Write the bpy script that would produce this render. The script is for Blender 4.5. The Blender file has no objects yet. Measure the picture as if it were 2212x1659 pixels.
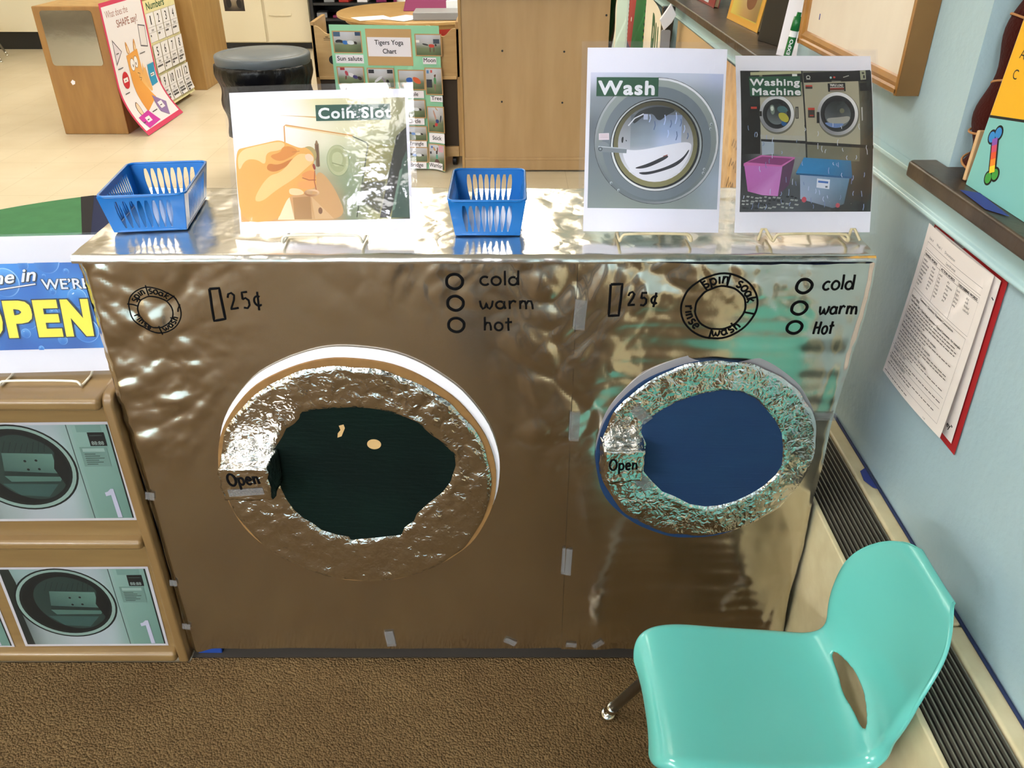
import bpy, bmesh, math, random
from mathutils import Vector, Matrix, noise, geometry

random.seed(7)
SC = bpy.context.scene
COL = SC.collection
PI = math.pi

# ---------------------------------------------------------------- camera
cam_data = bpy.data.cameras.new('camera')
cam = bpy.data.objects.new('camera', cam_data)
COL.objects.link(cam)
cam.location = (0, 0, 1.4)
cam.rotation_euler = (math.radians(90 - 31), 0, 0)
cam_data.sensor_fit = 'HORIZONTAL'
cam_data.sensor_width = 36.0
cam_data.lens = 36.0 * 1785 / 2212
cam_data.clip_start = 0.01
SC.camera = cam

# ---------------------------------------------------------------- world, exposure
world = bpy.data.worlds.new('daylight')
SC.world = world
world.use_nodes = True
bg = world.node_tree.nodes['Background']
bg.inputs[0].default_value = (0.62, 0.78, 1.0, 1)
bg.inputs[1].default_value = 0.4
SC.view_settings.view_transform = 'Standard'
SC.view_settings.look = 'None'
SC.view_settings.gamma = 1.0
SC.view_settings.exposure = 0.35
SC.view_settings.use_curve_mapping = False
LAMP_FAR, LAMP_MID, LAMP_NEAR = 9.0, 19.5, 80.0          # ceiling troffer radiance: far end, above the carpet, behind the camera

# ---------------------------------------------------------------- helpers
def lin(h):
    if isinstance(h, str):
        h = h.lstrip('#')
        h = tuple(int(h[i:i + 2], 16) / 255 for i in (0, 2, 4))
    elif max(h) > 1.0:
        h = tuple(v / 255 for v in h)
    return tuple((v / 12.92 if v <= 0.04045 else ((v + 0.055) / 1.055) ** 2.4) for v in h[:3]) + (1.0,)

MATS = {}
def M(name, col, rough=0.5, metal=0.0, bump=None, var=None, coat=0.0, spec=0.5, trans=0.0, grain=None, sheen=0.0, vor=None):
    """Procedural principled material. bump=(scale,strength,distance[,stretch]); var=(scale,colour2,amount[,stretch])"""
    m = bpy.data.materials.new(name); m.use_nodes = True
    nt = m.node_tree; N = nt.nodes; L = nt.links
    b = N['Principled BSDF']
    b.inputs['Base Color'].default_value = lin(col)
    b.inputs['Roughness'].default_value = rough
    b.inputs['Metallic'].default_value = metal
    b.inputs['Specular IOR Level'].default_value = spec
    if coat:
        b.inputs['Coat Weight'].default_value = coat
        b.inputs['Coat Roughness'].default_value = 0.08
    if sheen: b.inputs['Sheen Weight'].default_value = sheen
    if trans: b.inputs['Transmission Weight'].default_value = trans
    tc = N.new('ShaderNodeTexCoord')
    def mapped(st):
        mp = N.new('ShaderNodeMapping')
        mp.inputs['Scale'].default_value = st
        L.new(tc.outputs['Object'], mp.inputs['Vector'])
        return mp.outputs['Vector']
    last = None
    if var:
        n = N.new('ShaderNodeTexNoise'); n.inputs['Scale'].default_value = var[0]; n.inputs['Detail'].default_value = 5
        L.new(mapped(var[3] if len(var) > 3 else (1, 1, 1)), n.inputs['Vector'])
        r = N.new('ShaderNodeValToRGB')
        r.color_ramp.elements[0].position = 0.35; r.color_ramp.elements[1].position = 0.68
        r.color_ramp.elements[0].color = (0, 0, 0, 1); r.color_ramp.elements[1].color = (1, 1, 1, 1)
        L.new(n.outputs['Fac'], r.inputs['Fac'])
        mu = N.new('ShaderNodeMath'); mu.operation = 'MULTIPLY'; mu.inputs[1].default_value = var[2]
        L.new(r.outputs['Color'], mu.inputs[0])
        mx = N.new('ShaderNodeMix'); mx.data_type = 'RGBA'
        mx.inputs[6].default_value = lin(col); mx.inputs[7].default_value = lin(var[1])
        L.new(mu.outputs[0], mx.inputs[0]); L.new(mx.outputs[2], b.inputs['Base Color'])
    if bump:
        for bp in (bump if isinstance(bump, list) else [bump]):
            n = N.new('ShaderNodeTexNoise'); n.inputs['Scale'].default_value = bp[0]; n.inputs['Detail'].default_value = 6
            L.new(mapped(bp[3] if len(bp) > 3 else (1, 1, 1)), n.inputs['Vector'])
            bn = N.new('ShaderNodeBump'); bn.inputs['Strength'].default_value = bp[1]; bn.inputs['Distance'].default_value = bp[2]
            L.new(n.outputs['Fac'], bn.inputs['Height'])
            if last: L.new(last, bn.inputs['Normal'])
            last = bn.outputs['Normal']
    if vor:                                        # crinkled creases
        for vp in (vor if isinstance(vor, list) else [vor]):
            n0 = N.new('ShaderNodeTexNoise'); n0.inputs['Scale'].default_value = vp[0] * 0.7
            L.new(mapped((1, 1, 1)), n0.inputs['Vector'])
            add = N.new('ShaderNodeMix'); add.data_type = 'RGBA'; add.inputs[0].default_value = vp[3] if len(vp) > 3 else 0.06
            L.new(tc.outputs['Object'], add.inputs[6]); L.new(n0.outputs['Color'], add.inputs[7])
            v = N.new('ShaderNodeTexVoronoi'); v.feature = 'DISTANCE_TO_EDGE'; v.inputs['Scale'].default_value = vp[0]
            L.new(add.outputs[2], v.inputs['Vector'])
            bn = N.new('ShaderNodeBump'); bn.inputs['Strength'].default_value = vp[1]; bn.inputs['Distance'].default_value = vp[2]
            L.new(v.outputs['Distance'], bn.inputs['Height'])
            if last: L.new(last, bn.inputs['Normal'])
            last = bn.outputs['Normal']
    if last: L.new(last, b.inputs['Normal'])
    MATS[name] = m
    return m

def print_mat(name, rough, coat=0.0, bump=None):
    m = M(name, '#ffffff', rough, coat=coat, bump=bump)
    nt = m.node_tree
    a = nt.nodes.new('ShaderNodeAttribute'); a.attribute_name = 'Col'
    nt.links.new(a.outputs['Color'], nt.nodes['Principled BSDF'].inputs['Base Color'])
    return m

class MB:
    """collects geometry for ONE mesh object"""
    def __init__(s): s.v = []; s.f = []; s.mi = []
    def add(s, vs, fs, mi=0):
        o = len(s.v); s.v += [Vector(p) for p in vs]
        s.f += [tuple(i + o for i in f) for f in fs]; s.mi += [mi] * len(fs); return s
    def box(s, x0, x1, y0, y1, z0, z1, mi=0):
        vs = [(x, y, z) for z in (z0, z1) for y in (y0, y1) for x in (x0, x1)]
        return s.add(vs, [(0, 2, 3, 1), (4, 5, 7, 6), (0, 1, 5, 4), (2, 6, 7, 3), (0, 4, 6, 2), (1, 3, 7, 5)], mi)
    def tube(s, pts, r, n=8, closed=False, cap=True, flat=None, mi=0):
        pts = [Vector(p) for p in pts]; m = len(pts)
        rs = r if isinstance(r, (list, tuple)) else [r] * m
        up = None; vs = []; fs = []
        for i, p in enumerate(pts):
            a = pts[(i - 1) % m] if (closed or i > 0) else p
            b = pts[(i + 1) % m] if (closed or i < m - 1) else p
            t = (b - a)
            t = t.normalized() if t.length > 1e-9 else Vector((0, 0, 1))
            if flat is not None: u = flat - t * flat.dot(t)
            elif up is None: u = t.orthogonal()
            else: u = up - t * up.dot(t)
            u = u.normalized() if u.length > 1e-9 else t.orthogonal().normalized()
            up = u; w = t.cross(u)
            k = 0.25 if flat is not None else 1.0
            for j in range(n):
                an = 2 * PI * j / n
                vs.append(p + u * (math.cos(an) * rs[i] * k) + w * (math.sin(an) * rs[i]))
        for i in range(m if closed else m - 1):
            for j in range(n):
                a = i * n + j; b = i * n + (j + 1) % n; c = ((i + 1) % m) * n + (j + 1) % n; d = ((i + 1) % m) * n + j
                fs.append((a, b, c, d))
        if cap and not closed:
            fs.append(tuple(range(n))[::-1]); fs.append(tuple((m - 1) * n + j for j in range(n)))
        return s.add(vs, fs, mi)
    def lathe(s, prof, n=40, c=(0, 0, 0), fn=None, mi=0, cap=False):
        vs = []; fs = []; m = len(prof)
        for i, (r, z) in enumerate(prof):
            for j in range(n):
                an = 2 * PI * j / n
                rr, zz = (r, z) if fn is None else fn(r, z, an, i)
                vs.append((c[0] + rr * math.cos(an), c[1] + rr * math.sin(an), c[2] + zz))
        for i in range(m - 1):
            for j in range(n):
                fs.append((i * n + j, i * n + (j + 1) % n, (i + 1) * n + (j + 1) % n, (i + 1) * n + j))
        if cap:
            fs.append(tuple(range(n))[::-1]); fs.append(tuple((m - 1) * n + j for j in range(n)))
        return s.add(vs, fs, mi)
    def grid(s, fn, nu, nv, mi=0, keep=None):
        vs = [fn(i / nu, j / nv) for j in range(nv + 1) for i in range(nu + 1)]; fs = []
        for j in range(nv):
            for i in range(nu):
                if keep is None or keep((i + .5) / nu, (j + .5) / nv):
                    a = j * (nu + 1) + i
                    fs.append((a, a + 1, a + nu + 2, a + nu + 1))
        return s.add(vs, fs, mi)
    def prism(s, poly, fn0, fn1, mi=0):
        """closed 2D polygon extruded between two maps (u,v)->3D"""
        n = len(poly)
        vs = [fn0(*p) for p in poly] + [fn1(*p) for p in poly]
        fs = [(i, (i + 1) % n, n + (i + 1) % n, n + i) for i in range(n)]
        tri = geometry.tessellate_polygon([[Vector((p[0], p[1], 0)) for p in poly]])
        fs += [tuple(t)[::-1] for t in tri] + [tuple(i + n for i in t) for t in tri]
        return s.add(vs, fs, mi)
    def build(s, name, mat, parent=None, smooth=False, bevel=0.0, local=False, solid=0.0, sub=0, fixn=True, seg=2, angle=30):
        me = bpy.data.meshes.new(name)
        vs = s.v
        if parent is not None and not local:
            inv = WM[parent.name].inverted()
            vs = [inv @ v for v in vs]
        me.from_pydata([tuple(v) for v in vs], [], s.f)
        mats = mat if isinstance(mat, (list, tuple)) else [mat]
        for m in mats: me.materials.append(m)
        if len(mats) > 1: me.polygons.foreach_set('material_index', s.mi)
        if fixn:
            bm = bmesh.new(); bm.from_mesh(me)
            bmesh.ops.recalc_face_normals(bm, faces=bm.faces); bm.to_mesh(me); bm.free()
        if smooth: me.polygons.foreach_set('use_smooth', [True] * len(me.polygons))
        me.update()
        o = bpy.data.objects.new(name, me); COL.objects.link(o)
        if parent is not None: o.parent = parent
        if solid:
            md = o.modifiers.new('thickness', 'SOLIDIFY'); md.thickness = solid; md.offset = 0
        if bevel:
            md = o.modifiers.new('bevel', 'BEVEL'); md.width = bevel; md.segments = seg; md.limit_method = 'ANGLE'; md.angle_limit = math.radians(angle)
            me.polygons.foreach_set('use_smooth', [True] * len(me.polygons))
            md.harden_normals = True
        if sub:
            md = o.modifiers.new('smooth', 'SUBSURF'); md.levels = sub; md.render_levels = sub
        WM[o.name] = WM[parent.name].copy() if (parent is not None) else Matrix.Identity(4)
        return o

WM = {}
def thing(name, label, cat, loc=(0, 0, 0), rz=0.0, group=None, rot=None):
    o = bpy.data.objects.new(name, None); COL.objects.link(o)
    o.empty_display_size = 0.05
    o.location = loc; o.rotation_euler = rot if rot else (0, 0, rz)
    o['label'] = label; o['category'] = cat
    if group: o['group'] = group
    WM[o.name] = Matrix.Translation(loc) @ (o.rotation_euler.to_matrix().to_4x4())
    return o
def tag(o, label, cat, group=None):
    o['label'] = label; o['category'] = cat
    if group: o['group'] = group
    return o
def set_uv(o, fn):
    """UV from object-space position, used as the rolling direction of foil"""
    me = o.data; uv = me.uv_layers.new(name='roll')
    for l in me.loops: uv.data[l.index].uv = fn(me.vertices[l.vertex_index].co)
    return o
def struct(o):
    o['kind'] = 'structure'; return o
def dup(root, loc, rz, label, group=None):
    r = root.copy(); COL.objects.link(r); r.location = loc; r.rotation_euler = (0, 0, rz)
    r['label'] = label
    if group: r['group'] = group
    for ch in list(root.children):
        c = ch.copy(); COL.objects.link(c); c.parent = r
        for g in ch.children:
            d = g.copy(); COL.objects.link(d); d.parent = c
    return r
def chaikin(pts, it=2, closed=False):
    pts = [Vector(p) for p in pts]
    for _ in range(it):
        q = []; n = len(pts)
        if not closed: q.append(pts[0])
        for i in range(n if closed else n - 1):
            a, b = pts[i], pts[(i + 1) % n]
            q += [a * .75 + b * .25, a * .25 + b * .75]
        if not closed: q.append(pts[-1])
        pts = q
    return pts
def smoothstep(a, b, x):
    t = max(0.0, min(1.0, (x - a) / (b - a))); return t * t * (3 - 2 * t)
def nz(x, y, z=0.0): return noise.noise(Vector((x, y, z)))
def crum(x, y, z=0.0):
    d, p = noise.voronoi(Vector((x, y, z)))
    return d[1] - d[0]

# ---------------------------------------------------------------- text and flat printed artwork
_tc = {}
def text_mesh(body, bold=0.0, shear=0.0, space=1.0):
    k = (body, bold, shear, space)
    if k not in _tc:
        c = bpy.data.curves.new('lettering', 'FONT')
        c.body = body; c.size = 1.0; c.offset = bold; c.shear = shear; c.space_character = space
        c.resolution_u = 3; c.fill_mode = 'FRONT'
        o = bpy.data.objects.new('lettering', c); COL.objects.link(o)
        dg = bpy.context.evaluated_depsgraph_get(); dg.update()
        me = o.evaluated_get(dg).to_mesh()
        vs = [(v.co.x, v.co.y) for v in me.vertices]; fs = [tuple(p.vertices) for p in me.polygons]
        o.evaluated_get(dg).to_mesh_clear()
        bpy.data.objects.remove(o); bpy.data.curves.remove(c)
        _tc[k] = (vs, fs)
    return _tc[k]

class Art:
    """flat artwork; drawing units with y down inside rect (x0,y0)-(x1,y1), mapped to W x H metres"""
    def __init__(s, x0, y0, x1, y1, W, H, eps=2e-5):
        s.x0, s.y0, s.kx, s.ky = x0, y0, W / (x1 - x0), H / (y1 - y0)
        s.W, s.H, s.eps = W, H, eps
        s.v = []; s.f = []; s.c = []; s.k = 0; s.ink = 1.0  # ink scales the print colours; the washer pictures use it to paint in shade
        s.R = (x0, y0, x1, y1)
    def _put(s, pts, fs, cols):
        o = len(s.v); s.k += 1
        for (x, y), c in zip(pts, cols):
            s.v.append(((x - s.x0) * s.kx, (y - s.y0) * s.ky, s.k * s.eps)); s.c.append(tuple(q * s.ink for q in c[:3]) + (1.0,))
        s.f += [tuple(i + o for i in f) for f in fs]
        return s
    def poly(s, pts, col):
        cols = [lin(c) for c in col] if isinstance(col, list) else [lin(col)] * len(pts)
        tri = geometry.tessellate_polygon([[Vector((p[0], p[1], 0)) for p in pts]])
        return s._put(pts, [tuple(t) for t in tri], cols)
    def blob(s, pts, col, it=3):
        p = [(v.x, v.y) for v in chaikin([(a, b, 0) for a, b in pts], it, True)]
        return s.poly(p, col)
    def rect(s, x0, y0, x1, y1, col): return s.poly([(x0, y0), (x1, y0), (x1, y1), (x0, y1)], col)
    def base(s, col): return s.rect(*s.R, col)
    def ell(s, cx, cy, rx, ry, col, n=48, rot=0.0, a0=0, a1=2 * PI):
        p = []
        for i in range(n):
            t = a0 + (a1 - a0) * i / (n if a1 - a0 > 6.28 else n - 1)
            a, b = rx * math.cos(t), ry * math.sin(t)
            p.append((cx + a * math.cos(rot) - b * math.sin(rot), cy + a * math.sin(rot) + b * math.cos(rot)))
        if a1 - a0 < 6.28: p.append((cx, cy))
        return s.poly(p, col)
    def gell(s, cx, cy, rx, ry, cin, ctop, cbot, n=40, rot=0):
        """ellipse with vertical gradient"""
        p = []; cs = []
        A, B = lin(ctop), lin(cbot)
        for i in range(n):
            t = 2 * PI * i / n; f = (math.sin(t) + 1) / 2
            p.append((cx + rx * math.cos(t), cy + ry * math.sin(t))); cs.append(tuple(A[k] * (1 - f) + B[k] * f for k in range(4)))
        p.append((cx, cy)); cs.append(lin(cin))
        return s._put(p, [(i, (i + 1) % n, n) for i in range(n)], cs)
    def ring(s, cx, cy, rx, ry, w, col, n=56, col2=None):
        p = []; cs = []
        A = lin(col); B = lin(col2) if col2 else A
        for q in (0, 1):
            for i in range(n):
                t = 2 * PI * i / n; f = (math.sin(t - .7) + 1) / 2
                p.append((cx + (rx - q * w) * math.cos(t), cy + (ry - q * w) * math.sin(t)))
                cs.append(tuple(A[k] * (1 - f) + B[k] * f for k in range(4)))
        return s._put(p, [(i, (i + 1) % n, n + (i + 1) % n, n + i) for i in range(n)], cs)
    def line(s, pts, w, col):
        P = [Vector((a, b)) for a, b in pts]; out = []; n = len(P)
        for i in range(n):
            d = (P[min(i + 1, n - 1)] - P[max(i - 1, 0)])
            d = d.normalized() if d.length > 1e-9 else Vector((1, 0))
            q = Vector((-d.y, d.x)) * (w / 2)
            out.append(((P[i] + q)[:], (P[i] - q)[:]))
        pts2 = [a for a, b in out] + [b for a, b in out]
        return s._put(pts2, [(i, i + 1, n + i + 1, n + i) for i in range(n - 1)], [lin(col)] * (2 * n))
    def mesh(s, x0, y0, x1, y1, rows, sub=6):
        """smoothly blended patch from a coarse grid of colours"""
        G = [[lin(c) for c in r] for r in rows]; nr, nc = len(G), len(G[0])
        NX, NY = (nc - 1) * sub, (nr - 1) * sub; p = []; cs = []
        for j in range(NY + 1):
            for i in range(NX + 1):
                fx, fy = i / sub, j / sub
                ix, iy = min(int(fx), nc - 2), min(int(fy), nr - 2); tx, ty = fx - ix, fy - iy
                tx = tx * tx * (3 - 2 * tx); ty = ty * ty * (3 - 2 * ty)
                c = tuple((G[iy][ix][k] * (1 - tx) + G[iy][ix + 1][k] * tx) * (1 - ty) + (G[iy + 1][ix][k] * (1 - tx) + G[iy + 1][ix + 1][k] * tx) * ty for k in range(4))
                p.append((x0 + (x1 - x0) * i / NX, y0 + (y1 - y0) * j / NY)); cs.append(c)
        return s._put(p, [(j * (NX + 1) + i, j * (NX + 1) + i + 1, (j + 1) * (NX + 1) + i + 1, (j + 1) * (NX + 1) + i) for j in range(NY) for i in range(NX)], cs)
    def text(s, body, x, y, h, col, w=None, bold=0.0, shear=0.0, align='L', rot=0.0, space=1.0, sq=0):
        """baseline at (x,y), cap height h (drawing units); w fits the width"""
        if bold > 0:
            r = bold * h / 0.73
            for i in range(8):
                a = PI * i / 4
                q = 1.414 if sq and i % 2 else 1.0
                s.text(body, x + q * r * math.cos(a) * s.ky / s.kx, y + q * r * math.sin(a), h, col, w, 0.0, shear, align, rot, space)
        vs, fs = text_mesh(body, 0.0, shear, space)
        if not vs: return s
        x0 = min(v[0] for v in vs); x1 = max(v[0] for v in vs)
        sc = h / 0.73; sx = sc if w is None else w / (x1 - x0) * s.kx / s.kx
        if w is None: sx = sc * s.ky / s.kx
        wd = (x1 - x0) * sx
        ox = x - (wd / 2 if align == 'C' else wd if align == 'R' else 0)
        p = []
        for a, b in vs:
            dx, dy = ox + (a - x0) * sx - x, -b * sc
            p.append((x + dx * math.cos(rot) - dy * math.sin(rot), y + dx * math.sin(rot) + dy * math.cos(rot)))
        return s._put(p, fs, [lin(col)] * len(p))
    def build(s, name, mat, parent, O, R, Dn, bend=None, slices=24):
        """O = top-left corner, R = unit right, Dn = unit down (world); bend(u,v) pushes out along the normal"""
        O, R, Dn = Vector(O), Vector(R).normalized(), Vector(Dn).normalized()
        Nn = R.cross(-Dn).normalized()
        me = bpy.data.meshes.new(name)
        me.from_pydata(s.v, [], s.f)
        at = me.color_attributes.new('Col', 'FLOAT_COLOR', 'POINT')
        at.data.foreach_set('color', [q for c in s.c for q in c])
        if bend and slices:
            bm = bmesh.new(); bm.from_mesh(me)
            for ax in (0, 1):
                L_ = s.W if ax == 0 else s.H
                for i in range(1, slices):
                    co = [0, 0, 0]; co[ax] = L_ * i / slices; no = [0, 0, 0]; no[ax] = 1
                    bmesh.ops.bisect_plane(bm, geom=bm.verts[:] + bm.edges[:] + bm.faces[:], plane_co=co, plane_no=no)
            bm.to_mesh(me); bm.free()
        inv = WM[parent.name].inverted() if parent is not None else Matrix.Identity(4)
        if bend:                                            # piecewise-linear bend so all print layers stay parallel
            G = [[bend(s.W * i / slices, s.H * j / slices) for i in range(slices + 1)] for j in range(slices + 1)]
            def bend(u, w, G=G):
                fx = min(max(u / s.W * slices, 0), slices - 1e-6); fy = min(max(w / s.H * slices, 0), slices - 1e-6)
                i, j = int(fx), int(fy); a, b_ = fx - i, fy - j
                return (G[j][i] * (1 - a) + G[j][i + 1] * a) * (1 - b_) + (G[j + 1][i] * (1 - a) + G[j + 1][i + 1] * a) * b_
        for v in me.vertices:
            u, w, k = v.co
            v.co = inv @ (O + R * u + Dn * w + Nn * (k + (bend(u, w) if bend else 0)))
        bm = bmesh.new(); bm.from_mesh(me)
        ln = inv.to_3x3() @ Nn
        for f in bm.faces:
            f.normal_update()
            if f.normal.dot(ln) < 0: f.normal_flip()
        bm.to_mesh(me); bm.free()
        me.materials.append(mat)
        if bend: me.polygons.foreach_set('use_smooth', [True] * len(me.polygons))
        o = bpy.data.objects.new(name, me); COL.objects.link(o)
        if parent is not None: o.parent = parent
        WM[o.name] = WM[parent.name].copy() if parent is not None else Matrix.Identity(4)
        return o

def sheet(name, mat, parent, O, R, Dn, W, H, off=0.0, bend=None, n=12, thick=0.0, corner=0.0):
    """thin sheet of paper / film"""
    O, R, Dn = Vector(O), Vector(R).normalized(), Vector(Dn).normalized(); Nn = R.cross(-Dn)
    b = MB()
    b.grid(lambda u, v: O + R * (u * W) + Dn * (v * H) + Nn * (off + (bend(u * W, v * H) if bend else 0)), n, n)
    return b.build(name, mat, parent, smooth=bool(bend), solid=thick)

def holed(outer, holes, thick):
    """2D panel with holes -> verts (u,v,t), faces"""
    c = bpy.data.curves.new('panel', 'CURVE'); c.dimensions = '2D'; c.fill_mode = 'BOTH'; c.extrude = thick / 2
    for pl in [outer] + holes:
        sp = c.splines.new('POLY'); sp.points.add(len(pl) - 1); sp.use_cyclic_u = True
        for i, (a, b) in enumerate(pl): sp.points[i].co = (a, b, 0, 1)
    o = bpy.data.objects.new('panel', c); COL.objects.link(o)
    dg = bpy.context.evaluated_depsgraph_get(); dg.update()
    me = o.evaluated_get(dg).to_mesh()
    vs = [tuple(v.co) for v in me.vertices]; fs = [tuple(p.vertices) for p in me.polygons]
    o.evaluated_get(dg).to_mesh_clear(); bpy.data.objects.remove(o); bpy.data.curves.remove(c)
    return vs, fs

# ---------------------------------------------------------------- handwriting: strokes in a box, baseline 0, x-height .62, ascender 1
def arc(cx, cy, rx, ry, a0, a1, n=14):
    return [(cx + rx * math.cos(math.radians(a0 + (a1 - a0) * i / n)), cy + ry * math.sin(math.radians(a0 + (a1 - a0) * i / n))) for i in range(n + 1)]
GL = {
 'c': (.5, [arc(.27, .3, .25, .3, 50, 320)]),
 'o': (.56, [arc(.27, .3, .25, .3, 90, 455)]),
 'l': (.18, [[(.08, 1.0), (.08, .5), (.09, 0)]]),
 'd': (.62, [arc(.25, .28, .23, .28, 60, 410), [(.52, 1.0), (.51, .4), (.53, 0)]]),
 'w': (.78, [[(0, .6), (.06, .2), (.16, 0), (.28, .1), (.36, .45), (.42, .12), (.54, 0), (.66, .2), (.72, .6)]]),
 'a': (.6, [arc(.24, .28, .23, .27, 50, 400), [(.48, .56), (.47, .25), (.54, 0)]]),
 'r': (.5, [[(.06, .6), (.08, 0)], [(.08, .35), (.16, .52), (.28, .6), (.42, .5)]]),
 'm': (.85, [[(.05, .6), (.06, 0)], [(.06, .38), (.18, .58), (.32, .55), (.38, .3), (.39, 0)], [(.39, .35), (.5, .57), (.66, .55), (.73, .3), (.76, 0)]]),
 'h': (.58, [[(.08, 1.0), (.07, 0)], [(.07, .35), (.2, .58), (.38, .56), (.45, .3), (.46, 0)]]),
 'n': (.58, [[(.07, .62), (.07, 0)], [(.07, .35), (.2, .58), (.38, .56), (.45, .3), (.46, 0)]]),
 't': (.5, [[(.22, .95), (.22, .3), (.24, 0)], [(.02, .6), (.46, .64)]]),
 'H': (.72, [[(.08, .95), (.05, 0)], [(.55, .95), (.53, 0)], [(.03, .48), (.58, .52)]]),
 's': (.48, [arc(.24, .46, .19, .15, 50, 230, 8) + arc(.23, .15, .2, .16, 80, -140, 9)]),
 'S': (.5, [arc(.25, .56, .2, .18, 40, 240, 9) + arc(.24, .19, .22, .19, 75, -150, 10)]),
 'p': (.58, [[(.07, .62), (.06, -.35)], arc(.28, .3, .22, .28, 150, -160)]),
 'i': (.2, [[(.09, .6), (.09, 0)], [(.09, .82), (.095, .86)]]),
 'k': (.55, [[(.08, 1.0), (.07, 0)], [(.42, .62), (.1, .28), (.46, 0)]]),
 'e': (.54, [[(.05, .3), (.45, .34)] + arc(.26, .3, .21, .3, 10, 320)]),
 '2': (.62, [[(.06, .72), (.14, .92), (.34, .98), (.48, .82), (.4, .55), (.1, .06), (.06, .02), (.3, .03), (.56, .06)]]),
 '5': (.62, [[(.52, .97), (.18, .95), (.14, .55)], [(.14, .55), (.34, .62), (.5, .48), (.5, .2), (.34, .02), (.1, .06)]]),
 '\u00a2': (.56, [arc(.3, .42, .25, .28, 55, 310), [(.36, .95), (.24, -.12)]]),
 'O': (.8, [arc(.38, .48, .34, .48, 100, 470, 20)]),
 ' ': (.35, []),
}
def write(text, size, x, z, width=None, rot=0.0, sp=0.1):
    """strokes as lists of (x,z) on a wall plane, baseline start at (x,z)"""
    out = []; cx = 0.0
    tot = sum(GL[ch][0] + sp for ch in text) - sp
    kx = size if width is None else width / tot
    c, s_ = math.cos(rot), math.sin(rot)
    for ch in text:
        w, st = GL[ch]
        for pl in st:
            q = []
            for a, b in pl:
                px, pz = (cx + a) * kx, b * size
                q.append((x + px * c - pz * s_, z + px * s_ + pz * c))
            out.append(q)
        cx += w + sp
    return out
def write_arc(text, size, cx, cz, r, a_mid, inward=False, rx=1.0):
    """letters standing on a circle (tops outward) centred on angle a_mid (degrees, counter-clockwise)"""
    out = []; sp = .12
    tot = sum(GL[ch][0] + sp for ch in text) * size
    a = math.radians(a_mid) + (tot / r / 2) * (1 if not inward else -1)
    for ch in text:
        w, st = GL[ch]; step = (w + sp) * size / r
        am = a - step / 2 if not inward else a + step / 2
        rot = am - PI / 2 if not inward else am + PI / 2
        bx, bz = cx + r * rx * math.cos(am), cz + r * math.sin(am)
        for pl in st:
            q = []
            for p0, p1 in pl:
                px, pz = (p0 - w / 2) * size, (p1 - .3) * size
                q.append((bx + px * math.cos(rot) - pz * math.sin(rot), bz + px * math.sin(rot) + pz * math.cos(rot)))
            out.append(q)
        a = a - step if not inward else a + step
    return out
# ================================================================ materials
M('tile', '#d9cdb4', 0.35, bump=(60, .05, .002), var=(3.0, '#cbbc9e', .6), coat=.15)
M('carpet_pile', '#654d32', 0.95, spec=.1)
M('carpet_back', '#5a4330', 0.95)
M('wall_blue', '#adc6cb', 0.42, bump=[(55, .35, .004), (9, .2, .01)], var=(4, '#a6bfc6', .5), coat=.1)
M('wall_cream', '#e6d9b4', 0.6)
M('ceiling_white', '#e8e6df', 0.9)
M('sill_wood', '#33271d', 0.38, bump=(40, .4, .003), var=(16, '#5f4a33', .55))
M('rail_blue', '#b4d2d3', 0.35, bump=(30, .15, .002), coat=.2)
M('heater_cream', '#d9cda6', 0.4, bump=(40, .1, .001), var=(25, '#b6a273', .35))
M('grille_dark', '#17140f', 0.6)
M('slat_metal', '#8d8878', 0.4, .6)
M('maple', '#ba9762', 0.42, var=(5, '#aa8550', .7, (1, 1, 9)), bump=(70, .04, .001), coat=.25)
M('maple_side', '#b08c58', 0.42, var=(4, '#9f7a48', .8, (6, 6, .8)), coat=.2)
M('ply', '#b8986d', 0.5, var=(3, '#ab8a5e', .8, (5, 5, .7)), coat=.1)
M('shelf_maple', '#7f653d', 0.42, var=(5, '#735935', .7, (1, 1, 9)), bump=(70, .04, .001), coat=.25)
M('shelf_maple_side', '#795e38', 0.42, var=(4, '#6d5431', .8, (6, 6, .8)), coat=.2)
M('oak', '#a2773c', 0.45, var=(5, '#8a5f2e', .75, (4, 4, .6)), coat=.2)
M('oak_light', '#b59058', 0.45, var=(5, '#9c7540', .7, (4, 4, .6)), coat=.2)
M('dark_panel', '#3a2d1f', 0.8)
M('black_plastic', '#141414', 0.45)
M('bag_plastic', '#060607', 0.34, spec=.3, bump=[(7, .8, .03, (1, 1, .35)), (28, .5, .006)], coat=.0)
M('lid_grey', '#5f666b', 0.42, bump=(12, .08, .004))
M('bin_grey', '#4b5054', 0.5)
M('chrome', '#cfccc4', 0.12, 1.0)
M('steel', '#8f8d88', 0.3, 1.0)
M('wire_white', '#dcd6c2', 0.4, coat=.3)
M('wire_cream', '#cdc19c', 0.45, var=(60, '#7a5a35', .25))
M('chair_teal', '#66c1b6', 0.2, bump=(10, .04, .004), coat=.6)
M('basket_blue', '#0568b4', 0.33, coat=.15, spec=.45)
M('paper_white', '#ece9ee', 0.65)
M('paper_red', '#a81f22', 0.6)
M('paper_pink', '#cf3d5e', 0.6)
M('paper_mint', '#8fcca0', 0.6)
M('kraft', '#c7a26c', 0.8, var=(8, '#b38c55', .6))
M('cardboard', '#8a6536', 0.85, var=(40, '#6f4e28', .5))
M('cardboard_blue', '#123a86', 0.7)
M('paint_green', '#03110d', 0.85, spec=.15, bump=(30, .6, .002, (1, 1, 6)), var=(9, '#051a14', .7))
M('paint_blue', '#0b325a', 0.75, bump=(60, .5, .001, (.3, 1, 6)), var=(7, '#0a2c57', .7, (1, 1, 4)))
M('ink', '#040405', 0.85, spec=.15)
M('foil_back', '#a8a4a8', .5, .3, bump=(60, .4, .002))
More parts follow.
